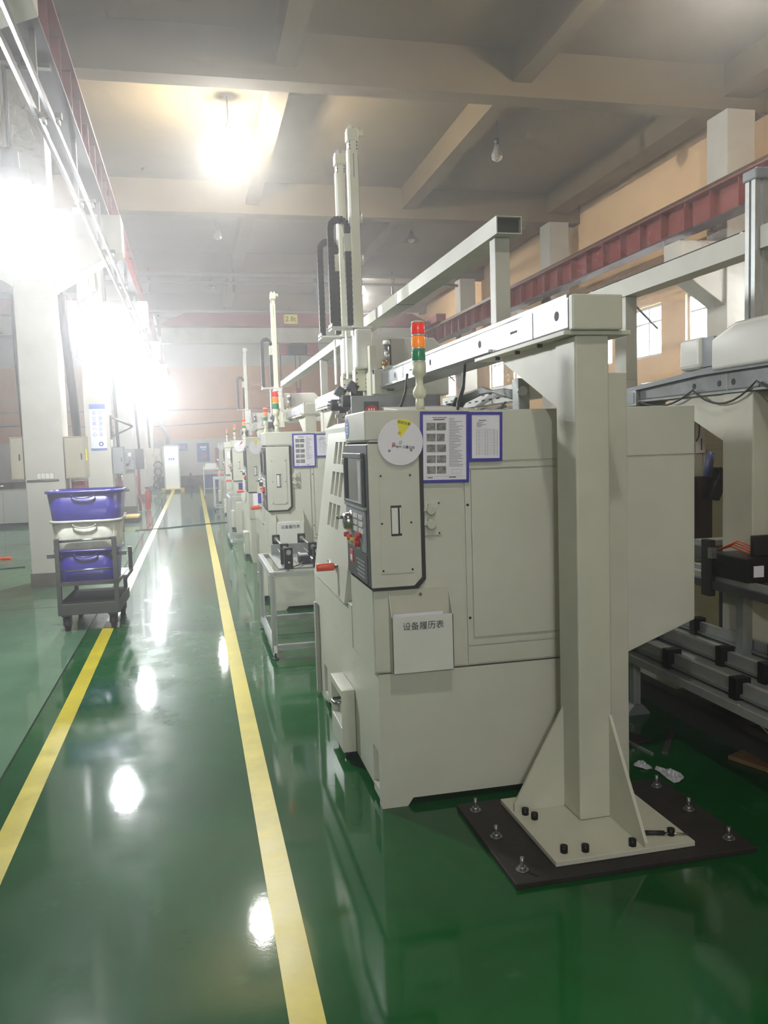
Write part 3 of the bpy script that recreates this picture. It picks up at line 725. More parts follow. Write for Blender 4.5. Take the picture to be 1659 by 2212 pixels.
MASTP = mat('mast_paint', 'd6d6c2', .35, var=.04)
def carriage(y, lab, arms, zt):
    """loader carriage hung on the beam at y; arms = list of (dy, top z)"""
    t = thing('loader_carriage', (1.445, y, 2.0), lab, 'loader carriage', 'loader carriages on the gantries')
    # saddle and cover over the beam
    MB().prism([(-.07,-.02),(.62,-.02),(.62,.30),(.50,.44),(-.07,.44)], 'y', .16, .95).build('drive_cover', WHITESH, t, bevel=.01)
    MB().box(-.075,-.022, -.02,.95, -.10,.36).build('saddle_plate', PAINT2, t, bevel=.004)
    MB().box(-.06,.10, -.10,.02, -.02,.17).build('saddle_block', PAINT2, t, bevel=.004)
    MB().box(.04,.09, -.115,-.10, .0,.12).build('wiper', BLACK, t)
    # regulator bottle on the camera side
    rg = MB().cyl((.055,-.05,.19), (.055,-.05,.36), .021, 18).build('regulator_tube', STEEL, t)
    MB().lathe([(0,.36),(.03,.36),(.03,.375),(.024,.39),(0,.395)], (.055,-.05,0), seg=18).build('regulator_cap', WHITE, rg)
    MB().box(.02,.11, -.085,-.015, .15,.20).build('valve_block', CREAM, rg, bevel=.004)
    MB().cyl((.086,-.045,.17), (.086,-.045,.40), .007, 8).build('air_line', CABLE, rg)
    MB().lathe([(0,-.02),(.022,-.02),(.022,.02),(0,.02)], (.03,-.075,.215), 'y', 14).build('gauge', BRASS, rg)
    MB().cb((-.03,-.09,.155), (.085,.012,.032), ry=-.22).build('blue_tag', BLUEP, rg)
    for k, (dy, zt_) in enumerate(arms):
        zt2 = zt_ - 2.0
        a = MB().box(-.150,-.080, dy,dy+.09, .05,zt2).build('mast', MASTP, t, bevel=.004)
        MB().box(-.158,-.150, dy+.01,dy+.08, .1,zt2-.06).build('mast_rail', WHITE, a)
        MB().box(-.080,-.074, dy+.02,dy+.07, .1,zt2-.1).build('mast_rack', DKGREY, a)
        MB().box(-.160,-.070, dy-.008,dy+.098, zt2,zt2+.09).build('mast_head', CREAM, a, bevel=.008)
        MB().box(-.070,-.028, dy+.02,dy+.07, zt2+.045,zt2+.085).build('mast_stop', CREAM, a, bevel=.004)
        for x in (-.138,-.092): MB().cyl((x,dy+.0,zt2+.10), (x,dy+.09,zt2+.10), .016, 12).build('head_roller', ALU, a)
        for z in (zt2-.02, zt2-.045, zt2-.07): MB().box(-.147,-.140, dy-.006,dy, z,z+.012).box(-.090,-.083, dy-.006,dy, z,z+.012).build('head_bolt', BLKMETAL, a)
        for z in (zt2-.62, zt2-.95):
            MB().cyl((-.068,dy+.03,z), (-.068,dy+.03,z+.08), .014, 8).build('limit_switch', ALU, a)
        MB().box(-.118,-.111, dy-.002,dy, zt2-.28-.5*k,zt2-.1-.5*k).build('mast_print', INKG, a)
        # drive housing
        hsg = MB().box(-.170,-.03, dy-.10,dy-.004, .19,.50).build('z_drive_cover', WHITESH, t, bevel=.02, seg=3)
        MB().box(-.215,-.205, dy+.02,dy+.08, .12,.50).build('drive_flange', WHITE, hsg)
        # cable chain: stands on a bracket, arches over to the mast
        zc = zt
        x0, x1 = -.315, -.180
        bp = MB().box(-.345,-.02, dy-.06,dy+.09, .508,.522).box(-.345,-.335, dy-.06,dy+.09, .495,.545).build('chain_bracket', WHITESH, t, bevel=.002)
        rr_ = (x1-x0)/2
        top = zc - 2.0 - .04*k
        path = [(x0,dy+.03,.525), (x0,dy+.03,top-rr_)] + [((x0+x1)/2 - rr_*math.cos(R(q)), dy+.03, top-rr_+rr_*math.sin(R(q))) for q in range(12,180,12)] + [(x1,dy+.03,top-rr_-.04)]
        chain(resample(path,.022), .050, 'cable_chain', t, ax=(0,1,0))
        MB().box(x1-.025,x1+.022, dy+.01,dy+.06, top-rr_-.18,top-rr_-.04).build('chain_clamp', PAINT2, t, bevel=.003)
        chain(resample([(x1,dy+.03,top-rr_-.18), (x1,dy+.03,.53)],.022), .046, 'cable_chain', t, ax=(0,1,0))
        # wrist and gripper
        w = MB().box(-.165,-.06, dy-.02,dy+.09, .02,.19).build('wrist', CREAM, t, bevel=.006)
        for z in (.05,.08,.11,.16):
            for x in (-.15,-.075): MB().cyl((x,dy-.025,z), (x,dy-.02,z), .006, 8).build('wrist_bolt', BLKMETAL, w)
        MB().cb((-.18,dy+.03,.05), (.09,.10,.08), ry=R(35)).build('rotary_head', DKGREY, w, bevel=.006)
        g = MB().box(-.20,-.10, dy-.01,dy+.06, -.13,.02).build('gripper_body', BLKMETAL, t, bevel=.005)
        for s in (-1, 1):
            MB().box(-.15+s*.05-.014,-.15+s*.05+.014, dy+.005,dy+.045, -.24,-.13).box(-.15+s*.05-.03,-.15+s*.05+.03, dy,dy+.05, -.17,-.14).build('jaw', ZINC, g)
        MB().cyl((-.27,dy+.02,-.06), (-.20,dy+.02,-.06), .05, 18).build('chuck', BLACK, g, bevel=.006)
        for s in (0, 1, 2):
            q = R(120*s); MB().cb((-.28,dy+.02+.03*math.cos(q),-.06+.03*math.sin(q)), (.035,.02,.02)).build('jaw', STEEL, g)
        MB().tube([(-.14,dy+.06,.0), (-.10,dy+.10,-.06), (-.12,dy+.12,-.14), (-.16,dy+.08,-.17)], .008, 6).build('air_hose', CABLEG, g)
    return t
carriage(6.42, 'front loader carriage with two tall masts and cable chains', [(.16,3.96), (.72,3.96)], 3.36)
carriage(13.2, 'middle loader carriage with a mast, over the third machine', [(.1,3.9)], 3.28)
carriage(20.6, 'far loader carriage with one thin mast against the peach wall', [(.1,3.9)], 3.3)

# ---------------------------------------------------------------- cable trunking and cables behind the nearest machine top
t = thing('cable_trunking', (1.66, 3.95, 1.80), 'white slotted cable trunking with looping hoses behind the nearest machine', 'trunking')
MB().box(0,.07, 0,1.5, 0,.09).build('trunk', WHITESH, t, bevel=.003)
for k in range(12):
    for z in (.025,.055): MB().box(-.0012,0, .06+.12*k,.11+.12*k, z,z+.008).build('slot', GAP, t)
MB().box(-.02,.0, .0,1.4, -.04,-.025).box(-.03,.0, .0,1.4, -.065,-.055).build('tray_lip', STEEL, t)
for k in range(6):
    MB().tube([(-.06-.012*k,1.0,-.04), (-.06-.01*k,.85,.03+.006*k), (-.05,.55,.065+.005*k), (-.04,.25,.06-.005*k), (-.03,.02,.03-.008*k)], .009, 8).build('hose', CABLEG, t)
MB().box(-.08,-.02, -.05,.03, -.065,.10).build('clamp_block', ALUD, t, bevel=.004)
MB().cyl((-.06,-.06,.035), (-.06,-.05,.035), .025, 16).build('gland', STEEL, t)
MB().cyl((-.10,.98,-.065), (-.10,.98,.03), .035, 12).build('connector', BLACK, t)
for k in range(3): MB().tube([(-.08,.9,-.06), (-.06,.5-.1*k,-.02-.01*k), (-.07,.15,-.05+.02*k)], .007, 6).build('thin_hose', CABLEG, t)
t = thing('top_casing', (1.10, 4.35, 1.725), 'low white casing on top of the nearest machine beside the signal tower', 'casing')
MB().prism([(0,0),(.9,0),(.9,.11),(.75,.11),(0,.045)], 'x', 0,.42).build('casing', WHITESH, t, bevel=.004)
for y in (.15,.6): MB().cyl((-.003,y,.03), (0,y,.03), .008, 10).build('screw', BLKMETAL, t)
t = thing('warning_panel', (.93, 4.9, 1.725), 'upright plate with a round red warning sign behind the nearest machine', 'panel')
MB().box(0,.55, 0,.02, 0,.16).build('plate', BRUSH, t, bevel=.002)
MB().box(.075,.165, -.004,0, .0,.125).build('sign_plate', DKGREY, t)
MB().cyl((.12,-.007,.062), (.12,-.004,.062), .042, 24).build('sign_disc', REDINK, t)
for k in range(3): MB().box(.10+.015*k,.108+.015*k, -.0085,-.007, .035,.085).build('sign_mark', WHITE, t)
for k, (x, y) in enumerate(((1.18,4.75), (1.46,4.5), (1.36,4.2))):
    tag(MB().tube([(x,y,1.735), (x+.02,y+.05,1.80), (x+.07,y+.1,1.90), (x+.10,y+.16,2.01)], .008, 6).build('control_cable', CABLE), ['dark cable rising past the red sign to the beam', 'dark cable rising beside the trunking', 'thin cable rising behind the signal tower'][k], 'cable')

# ================================================================ aluminium stand between the first two machines
def profile(mb, p0, p1, w=.04):
    """slotted square extrusion along one axis"""
    (x0,y0,z0), (x1,y1,z1) = p0, p1
    h, g, d = w/2, w*.11, w*.16
    ax = max(range(3), key=lambda i: abs(p1[i]-p0[i])); ax = 'xyz'[ax]
    prof = []
    for (a, b) in ((1,0),(0,1),(-1,0),(0,-1)):
        n = (-b, a)
        for (u, v) in ((h,-h),(h,-g),(h-d,-g),(h-d,g),(h,g)):
            prof.append((a*u+n[0]*v, b*u+n[1]*v))
    if ax == 'z': mb.prism([(x0+u, y0+v) for u, v in prof], 'z', min(z0,z1), max(z0,z1))
    if ax == 'x': mb.prism([(y0+u, z0+v) for u, v in prof], 'x', min(x0,x1), max(x0,x1))
    if ax == 'y': mb.prism([(x0+u, z0+v) for u, v in prof], 'y', min(y0,y1), max(y0,y1))
    return mb
def stand(X, Y, w, d, h, lab, rich):
    t = thing('aluminium_stand', (X, Y, 0), lab, 'stand', 'aluminium stands')
    for x in (.02, w-.02):
        for y in (.02, d-.02):
            profile(MB(), (x,y,.055), (x,y,h-.04)).build('leg', ALU, t)
            MB().cyl((x,y,.012), (x,y,.055), .008, 8).cyl((x,y,0), (x,y,.014), .028, 14, .022).build('foot', DKGREY, t)
            MB().prism([(y-.02,.06),(y-.055,.06),(y-.02,.11)] if y < .1 else [(y+.02,.06),(y+.055,.06),(y+.02,.11)], 'x', x-.012, x+.012).build('corner_bracket', ZINC, t)
    for z in (h-.02,):
        for y in (.02, d-.02): profile(MB(), (.04,y,z), (w-.04,y,z)).build('rail', ALU, t)
        for x in (.02, w-.02): profile(MB(), (x,.0,z), (x,d,z)).build('rail', ALU, t)
    for y in (.02, d-.02): profile(MB(), (.04,y,.09), (w-.04,y,.09)).build('rail', ALU, t)
    profile(MB(), (.02,.04,.09), (.02,d-.04,.09)).build('rail', ALU, t)
    return t
stand(.51, 6.19, .80, 1.15, .665, 'aluminium profile stand between the first and second machines', True)
stand(.52, 13.75, .70, 1.1, .80, 'aluminium stand between the third and fourth machines', False)
stand(.47, 21.75, .70, 1.0, .85, 'distant aluminium stand past the fifth machine', False)
# fixture lying on the near stand
t = thing('loading_fixture', (.51, 6.19, .665), 'dark loading fixture with polished guide rods on the near aluminium stand', 'fixture')
MB().box(.08,.72, .10,1.0, 0,.012).build('bed_plate', ALUD, t)
for x in (.15, .37):
    for z in (.14, .065): MB().cyl((x,.0,z), (x,1.12,z), .011 if z > .1 else .008, 12).build('guide_rod', STEEL, t)
    for y in (.05, .32, 1.0):
        b = MB().box(x-.032,x+.032, y-.025,y+.025, .012,.175).build('rod_block', BLKMETAL, t, bevel=.004)
        MB().cyl((x,y-.028,.14), (x,y-.025,.14), .02, 16).build('bearing', STEEL, b)
MB().box(.10,.66, .92,.95, .012,.10).build('back_bar', ALUD, t)
c = MB().box(.26,.34, .26,.40, .012,.075).build('cylinder_block', BLACK, t, bevel=.004)
MB().cyl((.30,.40,.055), (.30,.56,.055), .02, 14).build('air_cylinder', STEEL, c)
MB().box(.27,.33, .28,.38, .075,.085).build('jaw_pad', SILVERLBL, c)
MB().cyl((.36,.14,.05), (.36,.30,.05), .024, 14).build('shock_absorber', STEEL, t)
MB().tube([(.30,.3,.03), (.24,.12,.03), (.16,.05,.02), (.12,.02,-.02)], .006, 6).build('air_hose', CABLEG, t)
t = thing('blue_notice_card', (.60, 8.97, .978), 'small blue and white card hung on the second machine door handle', 'card')
MB().box(0,.05, 0,.004, 0,.13).build('white_half', PAPER, t); MB().box(.05,.085, 0,.004, .02,.13).build('blue_half', BLUEP, t)
tag(MB().box(.63,.69, 12.50,12.505, .976,1.08).build('hanging_card', BLUEP), 'small solid blue card hung on the third machine', 'card')

# ================================================================ trolley with stacked tubs
t = thing('tub_trolley', (-.98, 7.8, 0), 'grey steel trolley with push bar carrying blue and white tubs', 'trolley', rz=R(-2))
def tcast(x, y):
    c = MB().box(x-.04,x+.04, y-.04,y+.04, .135,.15).box(x-.034,x-.026, y-.02,y+.05, .05,.135).box(x+.026,x+.034, y-.02,y+.05, .05,.135).build('caster', DKGREY, t)
    MB().cyl((x-.022,y+.02,.062), (x+.022,y+.02,.062), .062, 20).build('caster_wheel', BLACK, c, bevel=.006)
for x in (-.20, .20):
    for y in (.06, .74): tcast(x, y)
STEELG = mat('trolley_steel', '50524e', .5, .3, var=.12)
MB().box(-.265,.265, 0,.82, .15,.25).build('frame', STEELG, t, bevel=.003)
MB().box(-.25,.25, .045,.775, .25,.262).build('deck', mat('dirty_deck', '24221e', .92, var=.2), t)
MB().box(-.265,-.225, 0,.04, .25,.84).build('upright', STEELG, t, bevel=.004); MB().box(.225,.265, 0,.04, .25,.84).build('upright', STEELG, t, bevel=.004)
MB().box(-.25,-.215, .78,.82, .25,.415).build('upright', STEELG, t, bevel=.004); MB().box(.215,.25, .78,.82, .25,.415).build('upright', STEELG, t, bevel=.004)
MB().cyl((-.225,.02,.815), (.225,.02,.828), .012, 12).build('push_bar', STEEL, t); MB().cyl((-.225,.02,.545), (.225,.02,.56), .009, 12).build('cross_rod', STEEL, t)
MB().box(-.27,.27, .0,.82, .415,.445).build('shelf_frame', STEELG, t)
MB().box(-.34,.34, .05,.085, .665,.70).build('side_arm', STEELG, t); MB().box(.30,.335, .085,.6, .44,.475).box(.30,.335, .56,.60, .475,.68).build('side_arm', STEELG, t)
def tub(x, y, z, w0, w1, d0, d1, h, m, lab, rim=True):
    t = thing('plastic_tub', (x, y, z), lab, 'tub', 'plastic tubs on the trolley', rz=R(-2))
    def ring(a, b, zz, r=.13, n=7):
        pts = []
        for cx, cy, q in ((a-r,b-r,0), (-a+r,b-r,90), (-a+r,-b+r,180), (a-r,-b+r,270)):
            pts += [(cx+r*math.cos(R(q+90*k/n)), cy+r*math.sin(R(q+90*k/n)), zz) for k in range(n+1)]
        return pts
    w0, w1, d0, d1 = w0/2, w1/2, d0/2, d1/2; th = .006
    rings = [ring(w0,d0,0), ring(w1,d1,h), ring(w1-th,d1-th,h), ring(w0-th,d0-th,.006)]
    n = len(rings[0]); vs = [p for r_ in rings for p in r_]
    fs = [(i*n+k, i*n+(k+1)%n, (i+1)*n+(k+1)%n, (i+1)*n+k) for i in range(3) for k in range(n)]
    mb = MB(); mb.add(vs, fs, True); mb.add(rings[0], [tuple(range(n-1,-1,-1))]); mb.add(rings[3], [tuple(range(n))])
    mb.build('tub_shell', m, t)
    if rim:
        ro = [ring(w1+.001,d1+.001,h-.022), ring(w1+.014,d1+.014,h-.018), ring(w1+.014,d1+.014,h), ring(w1-.002,d1-.002,h+.003)]
        MB().add([p for r_ in ro for p in r_], [(i*n+k, i*n+(k+1)%n, (i+1)*n+(k+1)%n, (i+1)*n+k) for i in range(3) for k in range(n)], True).build('rim', m, t)
    # moulded grip
    MB().tube([(.10*math.cos(R(a)), -d1-.012+.0*a, h-.03+.035*(-math.sin(R(a)))) for a in range(0,181,20)], .006, 6).build('moulded_grip', m, t)
    return t
tub(-.975, 8.08, .445, .50, .55, .46, .50, .285, BLUETUB, 'lower blue tub seen behind the trolley rods', rim=True)
tub(-.97, 8.08, .735, .54, .60, .46, .52, .26, WHTUB, 'scuffed white tub stacked in the middle on the trolley', rim=True)
tub(-.968, 8.08, .995, .595, .655, .46, .52, .265, BLUETUB, 'large blue tub on top of the trolley stack', rim=True)

# ================================================================ fittings on the aisle columns
def ebox(x, y, z, w, d, h, m, lab, face='y', handle=True):
    t = thing('switch_box', (x, y, z), lab, 'switch box', 'switch boxes on the columns')
    MB().box(-w/2,w/2, -d/2,d/2, 0,h).build('case', m, t, bevel=.006)
    MB().box(-w/2+.012,w/2-.012, -d/2-.008,-d/2, .012,h-.012).build('door', m, t, bevel=.003)
    if handle: MB().box(w/2-.045,w/2-.03, -d/2-.02,-d/2-.008, h*.45,h*.6).build('latch', BLACK, t)
    MB().box(-w/2-.004,w/2+.004, -d/2-.012,d/2, h,h+.008).build('rain_lip', m, t)
    return t
ebox(-2.05, 10.86, 1.30, .14, .4, .50, CREAMBOX, 'narrow beige switch box on the hidden side of the trolley column')
b = ebox(-1.395, 10.86, 1.29, .23, .4, .50, CREAMBOX, 'beige switch box on the aisle side of the trolley column')
tag(MB().box(-2.128,-2.121, 10.70,10.80, 1.48,1.66).build('yellow_tag', YELINK), 'thin yellow tag edge-on at the narrow beige switch box', 'tag')
tag(MB().box(-1.278,-1.262, 10.72,10.80, 1.50,1.64).build('yellow_tag', YELINK), 'small yellow tag beside the beige aisle switch box', 'tag')
ebox(-1.40, 11.0, 1.02, .14, .3, .22, REDCAB, 'small dark red box directly under the beige aisle switch box', handle=False)
ebox(-1.405, 16.86, 1.17, .20, .36, .51, GREYBOX, 'grey switch box on the aisle side of the banner column')
ebox(-1.60, 22.52, 1.12, .22, .2, .52, GREYBOX, 'pale grey switch box with a white label on the third column')
ebox(-1.38, 22.86, 1.12, .20, .36, .52, DKGREY, 'dark grey switch box on the aisle side of the third column')
ebox(-1.40, 28.86, 1.15, .24, .36, .52, CREAMBOX, 'beige switch box on the fourth column')
ebox(-1.40, 34.86, 1.15, .24, .36, .52, CREAMBOX, 'beige switch box on the last column')
tag(MB().box(-1.64,-1.56, 22.408,22.412, 1.46,1.56).build('box_label', PAPER), 'white paper label on the pale grey switch box', 'label')
def conduit(pts, r, m, lab):
    return tag(MB().tube(pts, r, 8).build('conduit', m), lab, 'conduit', 'cables down the columns')
conduit([(-1.38,10.86,1.80), (-1.40,10.86,2.3), (-1.45,10.84,3.1), (-1.455,10.84,3.5)], .05, BLACK, 'thick black cable rising from the beige aisle switch box')
conduit([(-1.99,10.86,1.81), (-2.0,10.86,2.2), (-2.02,10.86,3.0), (-2.01,10.86,3.5)], .03, CABLE, 'black cable rising from the narrow beige switch box')
conduit([(-1.40,16.86,1.69), (-1.42,16.86,2.4), (-1.44,16.86,3.5)], .03, CABLE, 'black cable above the grey box of the banner column')
conduit([(-1.38,22.86,1.65), (-1.42,22.86,2.5), (-1.45,22.86,3.5)], .03, CABLE, 'black cable on the third column')
conduit([(-1.40,28.86,1.68), (-1.42,28.86,2.5), (-1.45,28.86,3.5)], .03, CABLE, 'black cable on the fourth column')
for y, l in ((17.0, 'red pipe under the grey box of the banner column'), (22.7, 'red pipe running down the third column')):
    tag(MB().cyl((-1.42,y,.02), (-1.42,y,1.12), .035, 12).build('red_pipe', REDCAB), l, 'pipe')
t = thing('socket_strip', (-1.73, 10.65, 1.29), 'row of switches in a long cover on the face of the trolley column', 'switches')
MB().box(-.11,.09, -.018,.008, .0,.085).build('cover', COLW, t, bevel=.003)
for k in range(4): MB().box(-.10+.048*k,-.06+.048*k, -.024,-.018, .012,.073).build('switch', WHITE, t, bevel=.002)
MB().cyl((-.22,-.004,-.012), (.14,-.004,-.012), .012, 8).build('conduit_strip', PIPE, t)
# banner
t = thing('wall_banner', (-1.73, 16.655, 1.63), 'tall white banner with blue ends on the second aisle column', 'banner')
MB().box(-.145,.145, -.006,0, 0,.87).build('sheet', POSTW, t)
MB().box(-.145,.145, -.008,-.006, .78,.87).box(-.145,.145, -.008,-.006, 0,.04).build('blue_band', SIGNB, t)
for k, tx in enumerate(('质量是企业', '安全第一心')):
    for j, ch in enumerate(tx): text('banner_character', ch, .085, SIGNB, t, (.05-.115*k,-.0075,.70-.10*j), FACE_CAM)
MB().lathe([(.02,0),(.045,0),(.045,.004),(.02,.004)], (.04,-.012,.12), 'y', 18).build('banner_emblem', SIGNB, t)
t = thing('angle_bracket', (-1.50, 16.70, 1.83), 'dark triangular bracket sticking out from the banner column', 'bracket')
MB().cyl((0,0,0), (.0,0,.46), .02, 8).cyl((0,0,.42), (.40,0,.24), .022, 8).cyl((0,0,.05), (.40,0,.24), .022, 8).build('bracket_bars', DKGREY, t)

# equipment at the foot of the third column
t = thing('hazard_plinth', (-1.53, 19.8, 0), 'low plinth with yellow top beside the aisle, behind the tub trolley', 'plinth')
MB().box(-.28,.28, -.40,.40, .02,.10).build('base', BLACK, t, bevel=.004)
MB().box(-.27,.27, -.39,.39, .10,.14).build('yellow_top', YPAL, t, bevel=.004)
t = thing('pillar_press', (-1.66, 19.85, .14), 'grey pillar machine standing on the yellow-topped plinth', 'machine')
MB().box(-.12,.10, -.15,.15, 0,.06).build('foot', GREYBOX, t, bevel=.01)
MB().cyl((-.02,0,.06), (-.02,0,1.35), .05, 16).build('pillar', STEEL, t)
MB().box(-.12,.16, -.2,.12, 1.0,1.45).build('head', GREYBOX, t, bevel=.02)
MB().box(-.10,.20, -.22,.06, .55,.60).build('work_table', DKGREY, t, bevel=.006)
MB().cyl((.06,-.1,.62), (.06,-.1,1.0), .022, 12).build('spindle', STEEL, t)
MB().cyl((.16,-.05,1.15), (.24,-.05,1.15), .03, 12).cyl((.22,-.05,1.15), (.24,.1,1.25), .01, 8).build('feed_handle', BLKMETAL, t)
tag(MB().tube([(-1.46,22.4,.95), (-1.40,21.6,.55), (-1.22,20.9,.25), (-1.05,20.2,.02), (-.98,18.9,.012), (-1.0,17.6,.012)], .009, 6).build('red_air_hose', REDINK), 'thin red air hose trailing from the third column to the floor', 'hose')
tag(MB().tube([(-1.2,17.3,.008), (-.5,17.6,.008), (.0,17.9,.008), (.7,18.2,.008)], .012, 6).build('floor_cable', CABLE), 'dark cable lying straight across the aisle', 'cable')
t = thing('fire_extinguisher_stand', (-1.25, 23.2, 0), 'red extinguisher cylinder by the third column', 'extinguisher')
MB().lathe([(0,.02),(.07,.02),(.075,.05),(.075,.45),(.05,.52),(.025,.54),(.02,.58),(0,.58)], seg=18).build('cylinder', REDP, t)
MB().box(-.06,.03, -.015,.015, .58,.62).build('valve', BLKMETAL, t); MB().tube([(.03,0,.6), (.09,0,.5), (.09,0,.2)], .012, 6).build('hose', BLACK, t)

# white cabinet on the yellow pallet
t = thing('yellow_pallet', (-.82, 33.0, 0), 'yellow pallet under the white cabinet at the end of the aisle', 'pallet')
for x in (-.36,0,.36): MB().box(x-.06,x+.06, -.35,.35, 0,.09).build('runner', YPAL, t)
for y in (-.30,-.1,.1,.30): MB().box(-.42,.42, y-.07,y+.07, .09,.12).build('deck_board', YPAL, t)
t = thing('tall_white_cabinet', (-.82, 33.0, .12), 'tall white cabinet with round dial standing on the yellow pallet', 'cabinet')
MB().box(-.26,.26, -.25,.25, 0,1.62).build('case', WHITESH, t, bevel=.01)
MB().box(-.30,-.26, -.27,.27, 0,1.66).box(.26,.30, -.27,.27, 0,1.66).box(-.30,.30, -.27,.27, 1.62,1.66).build('frame', GREYBOX, t)
MB().cyl((.03,-.265,1.42), (.03,-.25,1.42), .11, 24).build('dial', WHITE, t)
for x in (-.08,.0,.08): MB().box(x-.03,x+.03, -.256,-.25, 1.08,1.17).build('name_mark', SIGNB, t)
MB().tube([(-.1,0,1.66), (-.12,0,2.0), (-.35,0,2.6), (-.5,0,3.2)], .07, 10).build('flue', DKGREY, t)
t = thing('hose_reel', (-1.35, 32.2, 0), 'heap of dark valves and hoses left of the white cabinet', 'valve rack')
for k in range(4): MB().lathe([(.13,-.02),(.16,0),(.13,.02),(.10,0),(.13,-.02)], (.02*k,-.1*k,.30+.25*k), 'y', 18).build('hose_coil', DKGREY, t)
MB().box(-.03,.03, .0,.04, 0,1.4).box(-.25,.25, -.05,.05, 0,.05).build('rack_post', PIPE, t)

# far wall pictures
t = thing('far_sign', (-.59, YF-.02, 1.55), 'blue sign with white characters on the far wall', 'sign')
MB().box(-.36,.36, -.01,0, 0,.30).build('board', SIGNB, t); text('sign_text', '设备区', .2, WHITE, t, (0,-.012,.15), FACE_CAM)
t = thing('far_poster', (.435, YF-.02, 1.02), 'blue poster with a pink flower motif on the far wall', 'poster')
MB().box(-.27,.27, -.01,0, 0,.84).build('sheet', POSTB, t)
PINK = mat('pink_print', 'd8a0a8', .6, var=.2, scale=10)
for a in range(6): MB().cyl((.08*math.cos(a*1.05)+.03,-.012,.26+.08*math.sin(a*1.05)), (.08*math.cos(a*1.05)+.03,-.010,.26+.08*math.sin(a*1.05)), .065, 12).build('petal_print', PINK, t)
MB().box(-.13,.15, -.012,-.010, .60,.70).box(-.05,.12, -.012,-.010, .52,.56).build('poster_title', POSTW, t)
t = thing('far_blue_sign', (1.62, YF-.02, 1.62), 'small blue sign on the far wall above the farthest machine', 'sign')
MB().box(-.28,.28, -.01,0, 0,.2).build('board', SIGNB, t)
t = thing('fire_cabinet', (1.12, YF-.10, 1.0), 'red fire hose cabinet on the far wall', 'fire cabinet')
MB().box(-.14,.14, -.1,.08, 0,.62).build('case', REDCAB, t, bevel=.01); MB().box(-.11,.11, -.108,-.1, .05,.57).build('door', REDP, t)
t = thing('wall_motor', (-.15, YF-.35, 0), 'small dark pump on the floor by the far wall', 'pump')
MB().cyl((-.15,0,.2), (.15,0,.2), .12, 16).build('motor', DKGREY, t); MB().box(-.15,.15, -.1,.1, 0,.08).build('foot', DKGREY, t); MB().cyl((0,0,.3), (0,0,.55), .05, 10).build('inlet', DKGREY, t)

# crate rack beside the farthest machine
t = thing('crate_rack', (.30, 27.6, 0), 'light metal rack trolley holding blue crates at the end of the machine row', 'rack')
for x in (0,.5):
    for y in (0,.5): MB().box(x-.015,x+.015, y-.015,y+.015, .08,1.05).build('upright', ALU, t); MB().cyl((x-.015,y,.04), (x+.015,y,.04), .04, 12).build('wheel', BLACK, t)
for z in (.30,.92): MB().box(-.015,.515, -.015,.515, z,z+.02).build('shelf', ALU, t)
for k in range(2):
    c = thing('blue_crate', (.43+.25*k, 27.85, .32), 'blue crate on the rack trolley, ' + ('aisle side' if k == 0 else 'machine side'), 'crate', 'blue crates on the rack')
    MB().box(-.115,.115, -.22,.22, 0,.012).box(-.115,-.103, -.22,.22, 0,.42).box(.103,.115, -.22,.22, 0,.42).box(-.103,.103, -.22,-.208, 0,.42).box(-.103,.103, .208,.22, 0,.42).build('crate_shell', mat('navy_crate', '24346e', .4, var=.1), c)
    MB().box(-.12,.12, -.225,.225, .40,.43).box(-.1,.1, -.2,.2, .40,.42).build('crate_rim', MATS['navy_crate'], c)
tag(MB().box(.30,.78, 27.58,28.15, .94,.98).box(.36,.72, 27.62,28.0, .98,1.12).build('parts_tray', WHITESH), 'white parts tray on top of the rack trolley', 'tray')

# ================================================================ neighbouring hall behind the columns
t = thing('low_grey_cabinet', (-4.9, 20.3, 0), 'long low grey cabinet in the neighbouring hall', 'cabinet')
MB().box(-1.6,1.5, -.5,.5, .08,.80).build('case', GARNISH, t, bevel=.01); MB().box(-1.58,1.48, -.46,.5, 0,.08).build('kick', DKGREY, t)
for x in (-.8,0,.75): MB().box(x-.003,x+.003, -.504,-.5, .1,.78).build('door_seam', GAP, t)
t = thing('bench_vice', (-4.45, 20.1, .80), 'small vice and tools on the low grey cabinet', 'vice')
MB().box(-.12,.12, -.1,.1, 0,.06).box(-.10,-.02, -.08,.08, .06,.18).box(.03,.1, -.08,.08, .06,.18).build('jaws', DKGREY, t, bevel=.008); MB().cyl((.1,0,.1), (.28,0,.1), .02, 10).cyl((.26,-.09,.1), (.26,.09,.1), .008, 8).build('screw', STEEL, t)
t = thing('hall_machine', (-7.2, 14.0, 0), 'grey machine tool standing deep in the neighbouring hall', 'machine')
MB().box(-1.2,1.0, -.8,.8, 0,.9).box(-1.2,-.2, -.7,.7, .9,1.9).build('body', GARNISH, t, bevel=.02); MB().box(-.1,.9, -.6,.6, .9,1.0).build('table', DKGREY, t); MB().box(.2,.5, -.3,0, 1.0,1.5).build('panel', GREYBOX, t, bevel=.02)
tag(MB().tube([(-3.35,13.7,.02), (-3.1,13.62,.025), (-2.86,13.66,.02), (-2.8,13.64,.02)], .025, 8).build('orange_hose', ORANGE), 'short orange hose lying on the neighbouring hall floor', 'hose')
tag(MB().tube([(-4.5,12.3,.012), (-3.2,12.35,.012), (-2.4,12.55,.012)], .012, 6).build('dark_hose', CABLE), 'thin dark hose lying beside the trolley column', 'hose')

